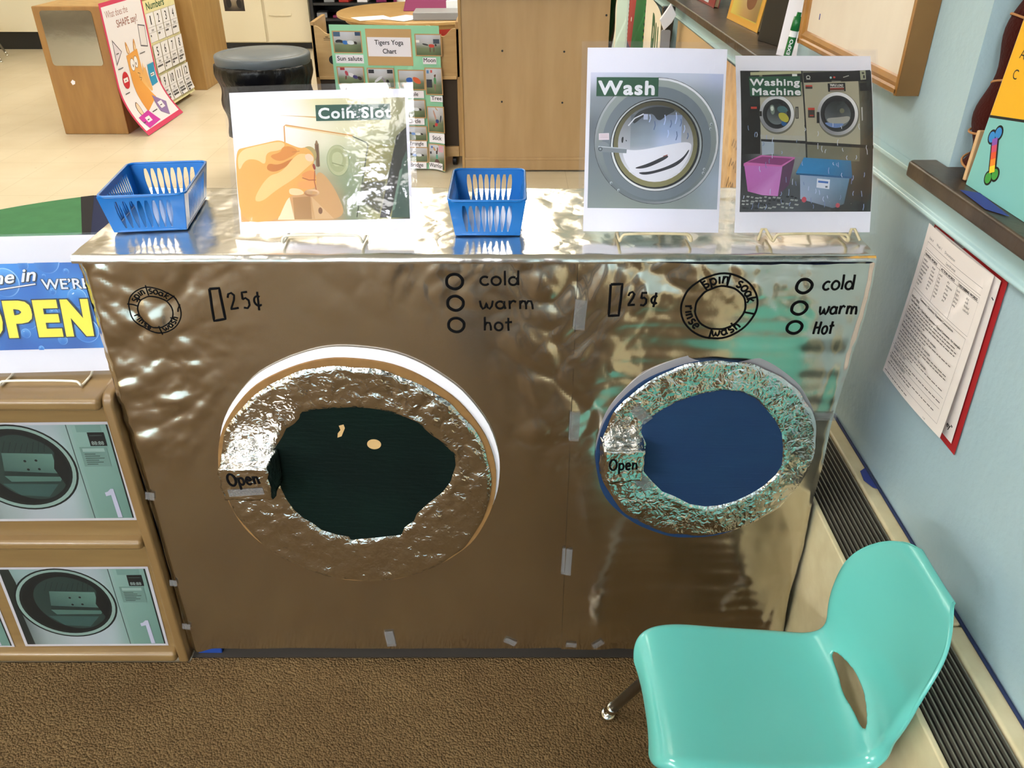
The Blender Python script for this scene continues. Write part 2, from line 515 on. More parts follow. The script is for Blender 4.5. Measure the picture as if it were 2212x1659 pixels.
M('frame_oak', '#a9742e', 0.4, var=(9, '#8a5a20', .6, (3, 3, 3)), coat=.3)
M('frame_side', '#7d5a2c', 0.7, var=(9, '#6a4a22', .6))
M('board_white', '#efe3cf', 0.25, var=(14, '#e2d2bd', .4, (1, 1, .3)))
M('rug_navy', '#141f45', 0.95, bump=(400, .5, .002))
M('rug_green', '#3f7a4f', 0.95, bump=(400, .5, .002), var=(12, '#376c46', .6))
M('rug_black', '#15141a', 0.95)
M('cabinet_white', '#e2d8bd', 0.5)
M('purple', '#7a1550', 0.5)
M('red_bin', '#b22a22', 0.45)
M('grey_tray', '#8b8c90', 0.5)
M('plush_brown', '#3d130c', 0.95, sheen=.04, spec=.1, bump=(220, .9, .003))
M('plush_tan', '#b07a4a', 0.9)
M('wood_raw', '#cfa878', 0.7)
M('marker_white', '#e9e9ea', 0.3)
M('marker_green', '#0f6b2e', 0.35)
M('blue_cloth', '#2d3f8a', 0.8)
M('blue_gap', '#1d2c52', 0.8)
M('clip_black', '#111111', 0.35, coat=.3)
M('plastic_clear', '#eef1f5', 0.15, coat=.3)
M('foil', '#d6d0c4', 0.18, 1.0, bump=[(14, .10, .004), (90, .05, .001)])
M('foil_crumple', '#dcdad6', 0.15, 1.0, bump=[(40, .12, .003)], vor=[(48, .45, .004, .10), (17, .6, .008, .12)])
M('foil_top', '#e6e4df', 0.20, 1.0, bump=[(9, .25, .006, (1, 2.2, 1)), (60, .10, .001)], vor=[(16, .18, .004, .15)])
def rolled(nm, a):
    nt = MATS[nm].node_tree; t = nt.nodes.new('ShaderNodeTangent'); t.direction_type = 'UV_MAP'; t.uv_map = 'roll'
    p = nt.nodes['Principled BSDF']; p.inputs['Anisotropic'].default_value = a; nt.links.new(t.outputs[0], p.inputs['Tangent'])
rolled('foil', .6); rolled('foil_top', .8)
print_mat('print', 0.55)
print_mat('print_gloss', 0.7, coat=0)
print_mat('print_matte', 0.8)

def film(name, tint, haze, rough, bump=None, refl=1.0):
    m = bpy.data.materials.new(name); m.use_nodes = True
    nt = m.node_tree; N = nt.nodes; L = nt.links
    N.remove(N['Principled BSDF']); out = N['Material Output']
    tr = N.new('ShaderNodeBsdfTransparent'); tr.inputs[0].default_value = lin(tint)
    df = N.new('ShaderNodeBsdfDiffuse'); df.inputs[0].default_value = (.8, .8, .8, 1)
    gl = N.new('ShaderNodeBsdfGlossy'); gl.inputs['Roughness'].default_value = rough
    fr = N.new('ShaderNodeFresnel'); fr.inputs['IOR'].default_value = 1.5
    m1 = N.new('ShaderNodeMixShader'); m1.inputs[0].default_value = haze
    m2 = N.new('ShaderNodeMixShader')
    L.new(tr.outputs[0], m1.inputs[1]); L.new(df.outputs[0], m1.inputs[2])
    mu = N.new('ShaderNodeMath'); mu.operation = 'MULTIPLY'; mu.inputs[1].default_value = refl
    L.new(fr.outputs[0], mu.inputs[0]); L.new(mu.outputs[0], m2.inputs[0])
    L.new(m1.outputs[0], m2.inputs[1]); L.new(gl.outputs[0], m2.inputs[2]); L.new(m2.outputs[0], out.inputs[0])
    if bump:
        tc = N.new('ShaderNodeTexCoord'); n = N.new('ShaderNodeTexNoise'); n.inputs['Scale'].default_value = bump[0]; n.inputs['Detail'].default_value = 4
        b = N.new('ShaderNodeBump'); b.inputs['Strength'].default_value = bump[1]; b.inputs['Distance'].default_value = bump[2]
        L.new(tc.outputs['Object'], n.inputs['Vector']); L.new(n.outputs['Fac'], b.inputs['Height'])
        L.new(b.outputs[0], gl.inputs['Normal']); L.new(b.outputs[0], fr.inputs['Normal'])
    MATS[name] = m
    return m
film('laminate', '#fdfdff', .02, .06, (16, .22, .006), .75)
film('tape', '#cfcfcf', .16, .35, None, .6)
film('window_glass', '#f4f8fa', .0, .02)

# carpet: short loops, tile: faint joints
def carpet_nodes():
    m = MATS['carpet_pile']; nt = m.node_tree; N = nt.nodes; L = nt.links; b = N['Principled BSDF']
    tc = N.new('ShaderNodeTexCoord')
    mp = N.new('ShaderNodeMapping'); mp.inputs['Scale'].default_value = (1, 1, .2); L.new(tc.outputs['Object'], mp.inputs['Vector'])
    wob = N.new('ShaderNodeTexNoise'); wob.inputs['Scale'].default_value = 90; L.new(mp.outputs[0], wob.inputs['Vector'])
    ad = N.new('ShaderNodeMix'); ad.data_type = 'RGBA'; ad.inputs[0].default_value = .004
    L.new(mp.outputs[0], ad.inputs[6]); L.new(wob.outputs['Color'], ad.inputs[7])
    v = N.new('ShaderNodeTexVoronoi'); v.inputs['Scale'].default_value = 230; L.new(ad.outputs[2], v.inputs['Vector'])
    n = N.new('ShaderNodeTexNoise'); n.inputs['Scale'].default_value = 5; n.inputs['Detail'].default_value = 6; L.new(tc.outputs['Object'], n.inputs['Vector'])
    r = N.new('ShaderNodeValToRGB')
    r.color_ramp.elements[0].color = lin('#655034'); r.color_ramp.elements[1].color = lin('#715c3d')
    r.color_ramp.elements[0].position = .35; r.color_ramp.elements[1].position = .7
    L.new(n.outputs['Fac'], r.inputs['Fac'])
    sp = N.new('ShaderNodeMix'); sp.data_type = 'RGBA'; sp.blend_type = 'MULTIPLY'; sp.inputs[0].default_value = .55
    hs = N.new('ShaderNodeValToRGB'); hs.color_ramp.elements[0].color = (.55, .5, .45, 1); hs.color_ramp.elements[1].color = (1.1, 1.1, 1.1, 1)
    L.new(v.outputs['Color'], hs.inputs['Fac']); L.new(r.outputs[0], sp.inputs[6]); L.new(hs.outputs[0], sp.inputs[7])
    L.new(sp.outputs[2], b.inputs['Base Color'])
    iv = N.new('ShaderNodeMath'); iv.operation = 'SUBTRACT'; iv.inputs[0].default_value = 1; L.new(v.outputs['Distance'], iv.inputs[1])
    bp = N.new('ShaderNodeBump'); bp.inputs['Strength'].default_value = 1; bp.inputs['Distance'].default_value = .006
    L.new(iv.outputs[0], bp.inputs['Height']); L.new(bp.outputs[0], b.inputs['Normal'])
carpet_nodes()
def tile_nodes():
    m = MATS['tile']; nt = m.node_tree; N = nt.nodes; L = nt.links; b = N['Principled BSDF']
    tc = N.new('ShaderNodeTexCoord'); br = N.new('ShaderNodeTexBrick'); br.offset = 0
    br.inputs['Scale'].default_value = 1; br.inputs['Brick Width'].default_value = .305; br.inputs['Row Height'].default_value = .305
    br.inputs['Mortar Size'].default_value = .0016
    L.new(tc.outputs['Object'], br.inputs['Vector'])
    src = b.inputs['Base Color'].links[0].from_socket
    fl = N.new('ShaderNodeTexNoise'); fl.inputs['Scale'].default_value = 34; fl.inputs['Detail'].default_value = 2; L.new(tc.outputs['Object'], fl.inputs['Vector'])
    fr = N.new('ShaderNodeValToRGB'); fr.color_ramp.elements[0].position = .70; fr.color_ramp.elements[1].position = .76
    fr.color_ramp.elements[0].color = (1, 1, 1, 1); fr.color_ramp.elements[1].color = (.78, .72, .62, 1)
    L.new(fl.outputs['Fac'], fr.inputs['Fac'])
    m1 = N.new('ShaderNodeMix'); m1.data_type = 'RGBA'; m1.blend_type = 'MULTIPLY'; m1.inputs[0].default_value = 1
    L.new(src, m1.inputs[6]); L.new(fr.outputs[0], m1.inputs[7])
    m2 = N.new('ShaderNodeMix'); m2.data_type = 'RGBA'; m2.inputs[7].default_value = lin('#9c8c68')
    mu = N.new('ShaderNodeMath'); mu.operation = 'MULTIPLY'; mu.inputs[1].default_value = .45; L.new(br.outputs['Fac'], mu.inputs[0])
    L.new(mu.outputs[0], m2.inputs[0]); L.new(m1.outputs[2], m2.inputs[6]); L.new(m2.outputs[2], b.inputs['Base Color'])
tile_nodes()

# ================================================================ the room
XW = 0.71; XL, YB, YF, ZC = -6.6, -5.2, 9.3, 3.0
struct(MB().box(XL, XW, YB, YF, -.12, 0).build('floor', MATS['tile']))
struct(MB().box(XL, XW, YB, YF, ZC, ZC + .1).build('ceiling', MATS['ceiling_white']))
struct(MB().box(XL - .15, XL, YB, YF, 0, ZC).build('wall_left', MATS['wall_cream']))
struct(MB().box(XL - .15, XW + .3, YF, YF + .15, 0, ZC).build('wall_far', MATS['wall_cream']))
struct(MB().box(XL - .15, XW + .3, YB - .15, YB, 0, ZC).build('wall_near', MATS['wall_blue']))
w = MB()
w.box(XW, XW + .3, YB, YF, 0, .985)
for a, b_ in ((YB, -1.3), (1.333, 2.19), (5.1, YF)): w.box(XW, XW + .3, a, b_, .985, ZC)
for a, b_ in ((-1.3, 1.333), (2.19, 5.1)): w.box(XW, XW + .3, a, b_, 2.62, ZC)
struct(w.build('wall_right', MATS['wall_blue']))
struct(MB().box(XL, -2.95, YF - .02, YF, 0, .16).build('baseboard_far', MATS['black_plastic'], bevel=.004))
for i, (a, b_) in enumerate(((-1.3, 1.333), (2.19, 5.1))):
    fr = MB(); xf = XW + .2
    n = 3
    for k in range(n + 1):
        y = a + (b_ - a) * k / n; fr.box(xf, xf + .05, max(a, y - .025), min(b_, y + .025), 1.012, 2.62)
    for z in (1.012, 1.8, 2.57): fr.box(xf + .002, xf + .048, a, b_, z, z + .05)
    W_ = struct(fr.build('window_%d' % (i + 1), MATS['rail_blue'], bevel=.004))
    WM[W_.name] = Matrix.Identity(4)
    MB().box(xf + .02, xf + .026, a, b_, 1.05, 2.6).build('glass', MATS['window_glass'], W_)
# dark sills with a rounded nose, projecting past the reveals
def sill(name, y0, y1):
    p = [(XW + .2, .986), (XW + .2, 1.012), (.672, 1.012), (.664, 1.010), (.658, 1.004), (.657, .996), (.660, .989), (.668, .985)]
    b = MB(); b.prism(p, lambda u, v: (u, y0, v), lambda u, v: (u, y1, v))
    ys = [y0, y1]
    return struct(b.build(name, MATS['sill_wood'], bevel=.004))
for nm, ya, yb, yc, yd in (('trim_1', -1.3, 1.333, -1.34, 1.373), ('trim_2', 2.19, 5.1, 2.15, 5.14)):
    b = MB()
    b.prism([(XW + .2, ya), (XW + .2, yb), (XW - .001, yb), (XW - .001, yd), (.664, yd), (.658, yd - .008), (.658, yc + .008), (.664, yc), (XW - .001, yc), (XW - .001, ya)],
            lambda u, v: (u, v, .986), lambda u, v: (u, v, 1.012))
    struct(b.build(nm, MATS['sill_wood'], bevel=.005, seg=3))
# moulded rail under the sills
pr = [(XW, .984), (.688, .984), (.686, .978), (.690, .972), (.694, .966), (.699, .955), (.701, .945), (.700, .937), (.694, .934), (.692, .930), (.694, .926), (XW, .924)]
struct(MB().prism(pr, lambda u, v: (u, YB, v), lambda u, v: (u, YF, v)).build('trim_3', MATS['rail_blue'], bevel=.0015))

# carpet ends at the foil box
c = MB(); c.prism([(XL + .02, YB + .02), (XW - .15, YB + .02), (XW - .15, 1.199), (-.676, 1.199), (-.676, 1.187), (XL + .02, 1.187)], lambda u, v: (u, v, 0), lambda u, v: (u, v, .007))
tag(c.build('carpet', MATS['carpet_pile'], bevel=.004), 'brown looped carpet on the floor in front of the foil box', 'carpet')

M('floor_shade', '#4a443d', .6, bump=(40, .2, .002))
tag(MB().box(-.6775, .562, 1.1995, 1.32, 0, .0022).build('floor_shade_strip', MATS['floor_shade']), 'dark grey strip painting shade on the floor under the foil box front', 'shade strip')  # added dark strip, stands in for shade on the tile under the box
# low heater along the window wall
ht = thing('heater', 'cream wall heater with black slatted top running below the blue wall', 'heater', (.64, 1.0, 0))
XF, ZH = .567, .407
for i, (a, b_) in enumerate(((-2.2, .917), (.92, 2.9))):
    MB().box(.676, XW - .001, a, b_, .02, ZH).build('back_strip', MATS['heater_cream'], ht, bevel=.006)
MB().box(XF, .577, -2.2, 2.9, .0, ZH).build('front_panel', MATS['heater_cream'], ht, bevel=.003)
MB().box(.5772, .6758, -2.2, 2.9, .33, .398).build('grille', MATS['grille_dark'], ht)
for k in range(11):
    x = .5835 + k * .0088
    MB().box(x - .0011, x + .0011, -2.2, 2.9, .3982, .4045).build('slat', MATS['slat_metal'], ht)
MB().box(XF, .70, 2.9, 2.902, 0, ZH - .01).build('end_cap', MATS['heater_cream'], ht)
MB().tube([(XW - .0040, -2.0, .409), (XW - .0045, .9, .410), (XW - .0042, 1.6, .409), (XW - .004, 2.8, .409)], .0030, 6).build('painters_tape', MATS['blue_gap'], ht)
MB().add([(.709, 1.33, .4085), (.690, 1.315, .4085), (.686, 1.285, .4085), (.696, 1.262, .4085), (.709, 1.255, .4085)], [(0, 1, 2, 3, 4)]).build('tape_scrap', MATS['blue_cloth'], ht)

# ceiling troffers that light the room
def emit(name, s, col):
    m = bpy.data.materials.new(name); m.use_nodes = True
    b = m.node_tree.nodes['Principled BSDF']; b.inputs['Emission Color'].default_value = lin(col); b.inputs['Emission Strength'].default_value = s
    b.inputs['Base Color'].default_value = (.8, .8, .8, 1); MATS[name] = m; return m
emit('tube_far', LAMP_FAR, '#fff4e2'); emit('tube_near', LAMP_NEAR, '#f3f5ff'); emit('tube_mid', LAMP_MID, '#fbf8f4')
spots = [(-.95, 5.6, 1), (.05, 5.6, 1), (-.95, 6.95, 1), (.05, 6.95, 1), (-3.0, 6.6, 1), (-5.3, 6.6, 1), (-1.2, 3.9, 1), (-3.4, 3.9, 1), (-5.5, 3.9, 1), (-.9, -3.9, 0), (-3.9, -3.9, 0), (-5.5, -3.9, 0), (-.75, -2.3, 2), (-3.4, -1.7, 2), (-1.5, .5, 2)]
for i, (x, y, far) in enumerate(spots):
    t = thing('ceiling_light', 'long white fluorescent ceiling light above the classroom', 'ceiling light', (x, y, ZC), group='fluorescent ceiling lights')
    f = MB()
    for a in ((-.32, -.30, -.62, .62), (.30, .32, -.62, .62), (-.3, .3, -.62, -.6), (-.3, .3, .6, .62)): f.box(x + a[0], x + a[1], y + a[2], y + a[3], ZC - .05, ZC - .001)
    f.build('frame', MATS['ceiling_white'], t)
    MB().box(x - .299, x + .299, y - .599, y + .599, ZC - .03, ZC - .02).build('diffuser', MATS[('tube_near', 'tube_far', 'tube_mid')[far]], t)
# ================================================================ the foil-wrapped laundry box
D = 1.197
DL = (-.278, .4857, .250)                   # left door centre x, z, radius
DR = (.342, .541, .190)
def fd(x, z):
    """how far the front foil stands out from the box"""
    tl = smoothstep(-.36, -.62, x) * smoothstep(.42, .62, z)
    tp = smoothstep(.74, .90, z)
    md = smoothstep(-.06, .06, x) * smoothstep(.30, .16, x) * smoothstep(.40, .6, z) * smoothstep(.95, .8, z)
    rt = smoothstep(.1, .25, x)
    lo = smoothstep(.3, .05, z)
    h = .0006 * nz(x * 5, z * 4, 3) + .0012 * nz(x * 2.2 + 5, z * 1.8, 1)
    wx, wz = x + .05 * nz(x * 6, z * 6, 9), z + .05 * nz(x * 6, z * 6, 4)
    big, mid, fine = crum(wx * 9, wz * 9), crum(wx * 19, wz * 19, 2), crum(wx * 42, wz * 42, 5)
    rx_, rz_ = wx * .82 + wz * .57, -wx * .57 + wz * .82
    diag = crum(rx_ * 7, rz_ * 17, 7)
    patch = smoothstep(-.15, .30, nz(x * 3.1 + 7, z * 3.7))
    h += tl * (.008 * big + .006 * mid + .009 * diag + .0024 * fine) + tp * (.3 + .7 * patch) * (.005 * big + .0045 * mid + .0013 * fine)
    h += md * (.008 * big + .0035 * mid + .0008 * fine)
    h += rt * (.0085 * nz(x * 6.5 + 2, z * 2.4, 6) + .0025 * nz(x * 14, z * 8, 3) + .0017 * nz(x * 2.6, z * 42, 11) + .0020 * big + .012 * math.exp(-((z - .86) / .10) ** 2)) + lo * (.0015 * big + .0009 * mid)
    h += .006 * rt * smoothstep(.46, .55, x) * crum(x * 9, z * 5, 5)
    for cx, cz, r in (DL, DR):
        d = math.hypot(x - cx, z - cz)
        h *= smoothstep(r - .03, r + .05, d) * .9 + .1
    return max(-.006, min(.022, h + .0006))
box_ = thing('laundry_box', 'big box wrapped in shiny foil as two pretend washing machines with round doors', 'cardboard box', (-.06, 1.36, 0))
b = MB(); b.box(-.668, .552, 1.206, 1.52, .036, .908)
for x in (-.668, .50):
    for y in (1.212, 1.45): b.box(x, x + .052, y, y + .06, .0025, .036)
b.build('cardboard_body', MATS['cardboard_blue'], box_, bevel=.003)
def front(x0, x1, lift, n):
    m = MB()
    def fn(u, v):
        x = x0 + (x1 - x0) * u; zb = .037 + .004 * nz(x * 6, 1) - (.012 * smoothstep(-.62, -.66, x)); z = zb + (.905 - zb) * v
        e = .006 * nz(z * 7, x0 * 3)
        if x0 < -.5: x = x + e * smoothstep(-.62, -.675, x)
        else: x = x + 1.3 * e * smoothstep(.5, .556, x)
        back = .012 * smoothstep(-.655, -.676, x) ** 2 + .006 * smoothstep(.546, .559, x) ** 2
        return (x, D - fd(x, z) - lift + back, z)
    m.grid(fn, n, 190)
    return set_uv(m.build('foil_sheet', MATS['foil'], box_, smooth=True), lambda p: (p.z, p.x))
front(-.676, .1045, .0004, 180)
front(.1025, .558, .0036, 110)
# side foil flaps
set_uv(MB().grid(lambda u, v: (-.6765 + .003 * nz(u * 3, v * 9), 1.206 + .31 * u, .05 + .85 * v), 12, 40).build('side_foil', MATS['foil'], box_, smooth=True), lambda p: (p.z, p.y))
# top foil, folded over the front edge
prof = [(1.533, .880), (1.532, .905), (1.527, .913)] + [(1.522 - .324 * i / 90, .915) for i in range(91)]
prof += [(1.198 - .010 * math.sin(a * PI / 2 / 6), .905 + .010 * math.cos(a * PI / 2 / 6)) for a in range(1, 7)] + [(1.1885, .902)]
def topfn(u, v):
    i = v * (len(prof) - 1); k = min(int(i), len(prof) - 2); t = i - k
    y = prof[k][0] * (1 - t) + prof[k + 1][0] * t; z = prof[k][1] * (1 - t) + prof[k + 1][1] * t
    x = -.679 + 1.240 * u
    if z > .9149:
        m = smoothstep(1.20, 1.23, y)
        z += m * (.0022 * crum(x * 8 + .5 * nz(x * 5, y * 5), y * 11) + .0018 * nz(x * 4, y * 9, 2) + .0008 * crum(x * 22, y * 25, 3)) 
        z += .0008 * nz(x * 25, y * 12, 8)
    else:
        y += .0010 * nz(x * 30, z * 30, 3) ; z += .0010 * nz(x * 14, 3)
    return (x, y, z)
set_uv(MB().grid(topfn, 260, len(prof) - 1).build('top_foil', MATS['foil_top'], box_, smooth=True), lambda p: (p.y - p.z, p.x))

def surf(x, z, off=0.0006, y=None):
    lift = .0036 if x > .1035 else .0004
    return Vector((x, (D - fd(x, z) - lift if y is None else y) - off, z))
def ink_lines(name, strokes, w, parent=None, y=None, off=.0006):
    m = MB(); w *= 1.28
    for pl in strokes:
        q = []
        for i in range(len(pl) - 1):                       # resample so the line follows the foil
            a, b2 = pl[i], pl[i + 1]; n = max(1, int(math.hypot(b2[0] - a[0], b2[1] - a[1]) / .004))
            q += [(a[0] + (b2[0] - a[0]) * k / n, a[1] + (b2[1] - a[1]) * k / n) for k in range(n)]
        q.append(pl[-1])
        if len(q) < 2: continue
        m.tube([surf(a, c_, off, y) for a, c_ in q], w / 2, 8, flat=Vector((0, 1, 0)))
    return m.build(name, MATS['ink'], parent or box_, smooth=True)
def circ(cx, cz, rx, rz, n=56, wob=0.0, a0=0, a1=360):
    return [(cx + (rx + wob * nz(i * .3, rx * 50)) * math.cos(math.radians(a0 + (a1 - a0) * i / n)), cz + (rz + wob * nz(i * .3, 7)) * math.sin(math.radians(a0 + (a1 - a0) * i / n))) for i in range(n + 1)]
def spoke(cx, cz, ra, rb, a): 
    a = math.radians(a); return [(cx + ra * math.cos(a), cz + ra * math.sin(a)), (cx + rb * math.cos(a), cz + rb * math.sin(a))]
# dials
cx, cz = -.5705, .8216
ink_lines('dial_drawing', [circ(cx, cz, .0410, .0395, wob=.0006), circ(cx, cz - .0025, .0275, .0265, wob=.0006)] +
          [spoke(cx, cz, .026, .043, a) for a in (98, 34, 166, -84)] + [[(-.529, .831), (-.5335, .823), (-.5345, .818)]], .0015)
ink_lines('dial_word', write_arc('spin', .0125, cx, cz, .0330, 130), .0015)
ink_lines('dial_word', write_arc('soak', .0125, cx, cz, .0330, 66), .0015)
ink_lines('dial_word', write_arc('rinse', .0115, cx, cz, .0335, 222, True), .0015)
ink_lines('dial_word', write_arc('wash', .0115, cx, cz, .0335, 312, True), .0015)
cx, cz = .3272, .8320
ink_lines('dial_drawing', [circ(cx, cz, .0592, .0580, wob=.0008), circ(cx + .002, cz - .002, .0392, .0390, wob=.0014)] +
          [spoke(cx, cz, a1, .0595, a) for a, a1 in ((80, .039), (128, .037), (-12, .040), (-98, .040))], .0024)
ink_lines('dial_word', write_arc('spin', .0190, cx, cz, .0475, 104), .0024)
ink_lines('dial_word', write_arc('soak', .0170, cx, cz, .0480, 36), .0024)
ink_lines('dial_word', write_arc('rinse', .0165, cx, cz, .0480, 206, True), .0024)
ink_lines('dial_word', write_arc('wash', .0165, cx, cz, .0485, 292, True), .0024)
# coin slots and prices
ink_lines('coin_slot_drawing', [[(-.4768, .8578), (-.4611, .8594), (-.4614, .8049), (-.4799, .8015), (-.4768, .8578)]], .0032)
ink_lines('price_drawing', write('25\u00a2', .030, -.4510, .8215, width=.054, sp=.18, rot=.04), .0026)
ink_lines('coin_slot_drawing', [[(.1544, .8681), (.1725, .8689), (.1704, .814), (.1548, .8123), (.1544, .8681)]], .0032)
ink_lines('price_drawing', write('25\u00a2', .024, .1822, .8320, width=.049, sp=.2, rot=.02), .0028)
# temperature choices
for x, rows in ((-.0902, ((.8697, 'cold', -.0503, .8640, .063), (.8320, 'warm', -.0512, .8222, .087), (.7932, 'hot', -.0459, .7835, .047))),
                (.4533, ((.8697, 'cold', .4824, .8632, .050), (.8312, 'warm', .4856, .8200, .061), (.7949, 'Hot', .4850, .7830, .032)))):
    for z, word, wx, wz, ww in rows:
        r = .0128 if x < 0 else .0118
        ink_lines('choice_circle', [circ(x, z, r, r * .98, 28, .0006)], .0037)
        ink_lines('choice_word', write(word, .024, wx, wz, width=ww), .0027)
# tape along seams and edges
def tape(x0, z0, x1, z1, w, y=None, nm='tape_piece', off=.0028, par=None):
    m = MB(); d = Vector((x1 - x0, 0, z1 - z0)); L_ = d.length; d.normalize(); q = Vector((-d.z, 0, d.x))
    def fn(u, v):
        p = Vector((x0, 0, z0)) + d * (L_ * v) + q * (w * (u - .5))
        return surf(p.x, p.z, off, y)
    m.grid(fn, 3, 8); return m.build(nm, MATS['tape'], par or box_, smooth=True)
for a in ((.1100, .8410, .1075, .7870, .019), (.1085, .6300, .1080, .5680, .018), (.1065, .3160, .1050, .2490, .019), (-.2540, .0900, -.2500, .0460, .019),
          (-.6720, .4450, -.6560, .4420, .018), (-.6740, .2270, -.6600, .2250, .016), (-.6740, .1060, -.6580, .1030, .016),
          (-.0150, .0660, .0080, .0530, .014), (.1120, .0560, .1340, .0540, .013), (.1680, .0480, .1880, .0640, .014), (.5150, .6200, .5570, .6210, .016)):
    tape(*a)

# ---------------------------------------------------------------- doors
def ray_poly(c, a, poly):
    d = (math.cos(a), math.sin(a)); best = None
    for i in range(len(poly)):
        p, q = poly[i], poly[(i + 1) % len(poly)]
        ex, ez = q[0] - p[0], q[1] - p[1]; det = d[0] * -ez + ex * d[1]
        if abs(det) < 1e-12: continue
        rx, rz = p[0] - c[0], p[1] - c[1]
        t = (rx * -ez + ex * rz) / det; s_ = (d[0] * rz - d[1] * rx) / det
        if t > 0 and -1e-6 <= s_ <= 1 + 1e-6: best = t if best is None else max(best, t)
    return best or .05
def door(label, C, R, yd, opening, om, win, wmat, cmat, ringC, ringR, hb, amp):
    def disc(cx, cz, r, y0, y1, wob=0.0):
        m = MB().lathe([(.0005, 0), (r * .96, 0), (r, 0), (r, y1 - y0), (.0005, y1 - y0)], 96, fn=(lambda rr, z, a, i: (rr + (wob * nz(math.cos(a) * 3, math.sin(a) * 3, 2) if rr > r * .97 else 0), z)))
        m.v = [Vector((cx + p.x, y0 + p.z, cz + p.y)) for p in m.v]; return m
    dr = disc(C[0], C[1], R, yd, yd + .005, .0035).build('door', cmat, box_)
    dr['label'] = label
    disc(opening[0], opening[1], opening[2], D - .0056, D - .0036, .004).build('door_opening', om, dr)
    # painted window disc shows through the ring
    wc = (sum(p[0] for p in win) / len(win), sum(p[1] for p in win) / len(win))
    big = [(wc[0] + (p[0] - wc[0]) * 1.06, wc[1] + (p[1] - wc[1]) * 1.06) for p in win]
    MB().prism(big, lambda u, v: (u, yd - .0016, v), lambda u, v: (u, yd - .0002, v)).build('window', wmat, dr)
    m = MB(); nA, nR = 260, 26
    def fn(u, v):
        a = u * 2 * PI; ri = ray_poly(wc, a, win)
        d = (math.cos(a), math.sin(a))
        # ray to the circle
        fx, fz = wc[0] - ringC[0], wc[1] - ringC[1]; bq = fx * d[0] + fz * d[1]
        rr = ringR + .0045 * nz(d[0] * 5, d[1] * 5, 8)
        ro = -bq + math.sqrt(max(0, bq * bq - (fx * fx + fz * fz - rr * rr)))
        r = ri + (ro - ri) * v; x, z = wc[0] + d[0] * r, wc[1] + d[1] * r
        h = .0022 + amp * (crum(x * 14 + .4 * nz(x * 20, z * 20), z * 14) + .7 * crum(x * 36, z * 36, 4))
        edge = min(v, 1 - v); h *= smoothstep(-.02, .09, edge)
        return (x, yd - .0012 - h, z)
    m.grid(fn, nA, nR).build('foil_ring', MATS['foil_crumple'], dr, smooth=True)
    # foil-covered handle block
    x0, x1, z0, z1, yf = hb
    bm = bmesh.new(); bmesh.ops.create_cube(bm, size=1)
    bmesh.ops.subdivide_edges(bm, edges=bm.edges[:], cuts=14, use_grid_fill=True)
    m2 = MB(); vs = []
    for v in bm.verts:
        p = v.co; t = (p.y + .5)                      # 0 front .. 1 at the door
        x = (x0 + x1) / 2 + p.x * (x1 - x0) * (1 + .10 * t); z = (z0 + z1) / 2 + p.z * (z1 - z0) * (1 + .05 * t) - t * .004; y = yf + t * (yd - .002 - yf)
        k = .06 if (p.y < -.49 and abs(p.x) < .45 and abs(p.z) < .45) else 1.0
        n = Vector((p.x, p.y, p.z)); n = Vector([q if abs(q) > .49 else 0 for q in n]).normalized() if max(abs(q) for q in n) > .48 else n
        o = k * (.0055 * crum(x * 30, z * 30, y * 30) + .003 * nz(x * 90, z * 90, y * 90) - .002)
        vs.append(Vector((x, y, z)) + n * o); 
    bm.verts.index_update()
    m2.add(vs, [tuple(q.index for q in f.verts) for f in bm.faces]); bm.free()
    m2.build('handle', MATS['foil_crumple'], dr, smooth=True)
    return dr
GREEN = [(-.3618,.6299),(-.3372,.6377),(-.3029,.6402),(-.2713,.6424),(-.2428,.6402),(-.2222,.6362),(-.1941,.6268),(-.161,.6095),(-.1436,.5887),(-.118,.5643),(-.1013,.5428),(-.1002,.5194),(-.1102,.4851),(-.1251,.4607),(-.1514,.4358),(-.1754,.4105),(-.1822,.3921),(-.2003,.3773),(-.2073,.3585),(-.2424,.3529),(-.2774,.3491),(-.3038,.3453),(-.3045,.3529),(-.3284,.3585),(-.3559,.3698),(-.371,.3866),(-.3865,.3995),(-.4011,.4177),(-.4116,.4429),(-.417,.4642),(-.4213,.492),(-.4152,.5058),(-.4143,.5395),(-.4141,.5594),(-.4005,.579),(-.3898,.5983),(-.3752,.6079),(-.3643,.6205)]
BLUE = [(.2251,.6128),(.2364,.6193),(.2522,.6347),(.2783,.6524),(.3006,.6624),(.325,.6711),(.3539,.6761),(.3861,.6724),(.4113,.6599),(.4314,.6398),(.4528,.6141),(.4679,.588),(.4755,.556),(.4793,.5205),(.4718,.4982),(.4533,.4726),(.4332,.4554),(.408,.4394),(.3818,.4291),(.3545,.4261),(.3261,.432),(.2967,.4496),(.2728,.4611),(.25,.4869),(.2349,.5066),(.2335,.5506),(.2348,.5667),(.2236,.5906)]
dL = door('round foil door with a dark green middle', (-.277, .4872), .2485, 1.186, (-.2715, .5050, .2495), MATS['paper_white'], GREEN, MATS['paint_green'], MATS['cardboard'],
          (-.279, .481), .2415, (-.497, -.414, .4916, .560, 1.120), .0052)
ink_lines('lettering', write('Open', .026, -.4830, .5235, width=.055, rot=.10), .0034, dL, y=1.1196, off=.0)
tape(-.4870, .5080, -.4260, .5130, .015, y=1.1192, par=dL, off=0)
m = MB().lathe([(.0002, 0), (.0122, 0), (.0122, .0006), (.0002, .0006)], 28)
m.v = [Vector((-.2410 + p.x, 1.1838 - p.z, .5660 + p.y * .85)) for p in m.v]; m.build('bare_spot', MATS['kraft'], dL)
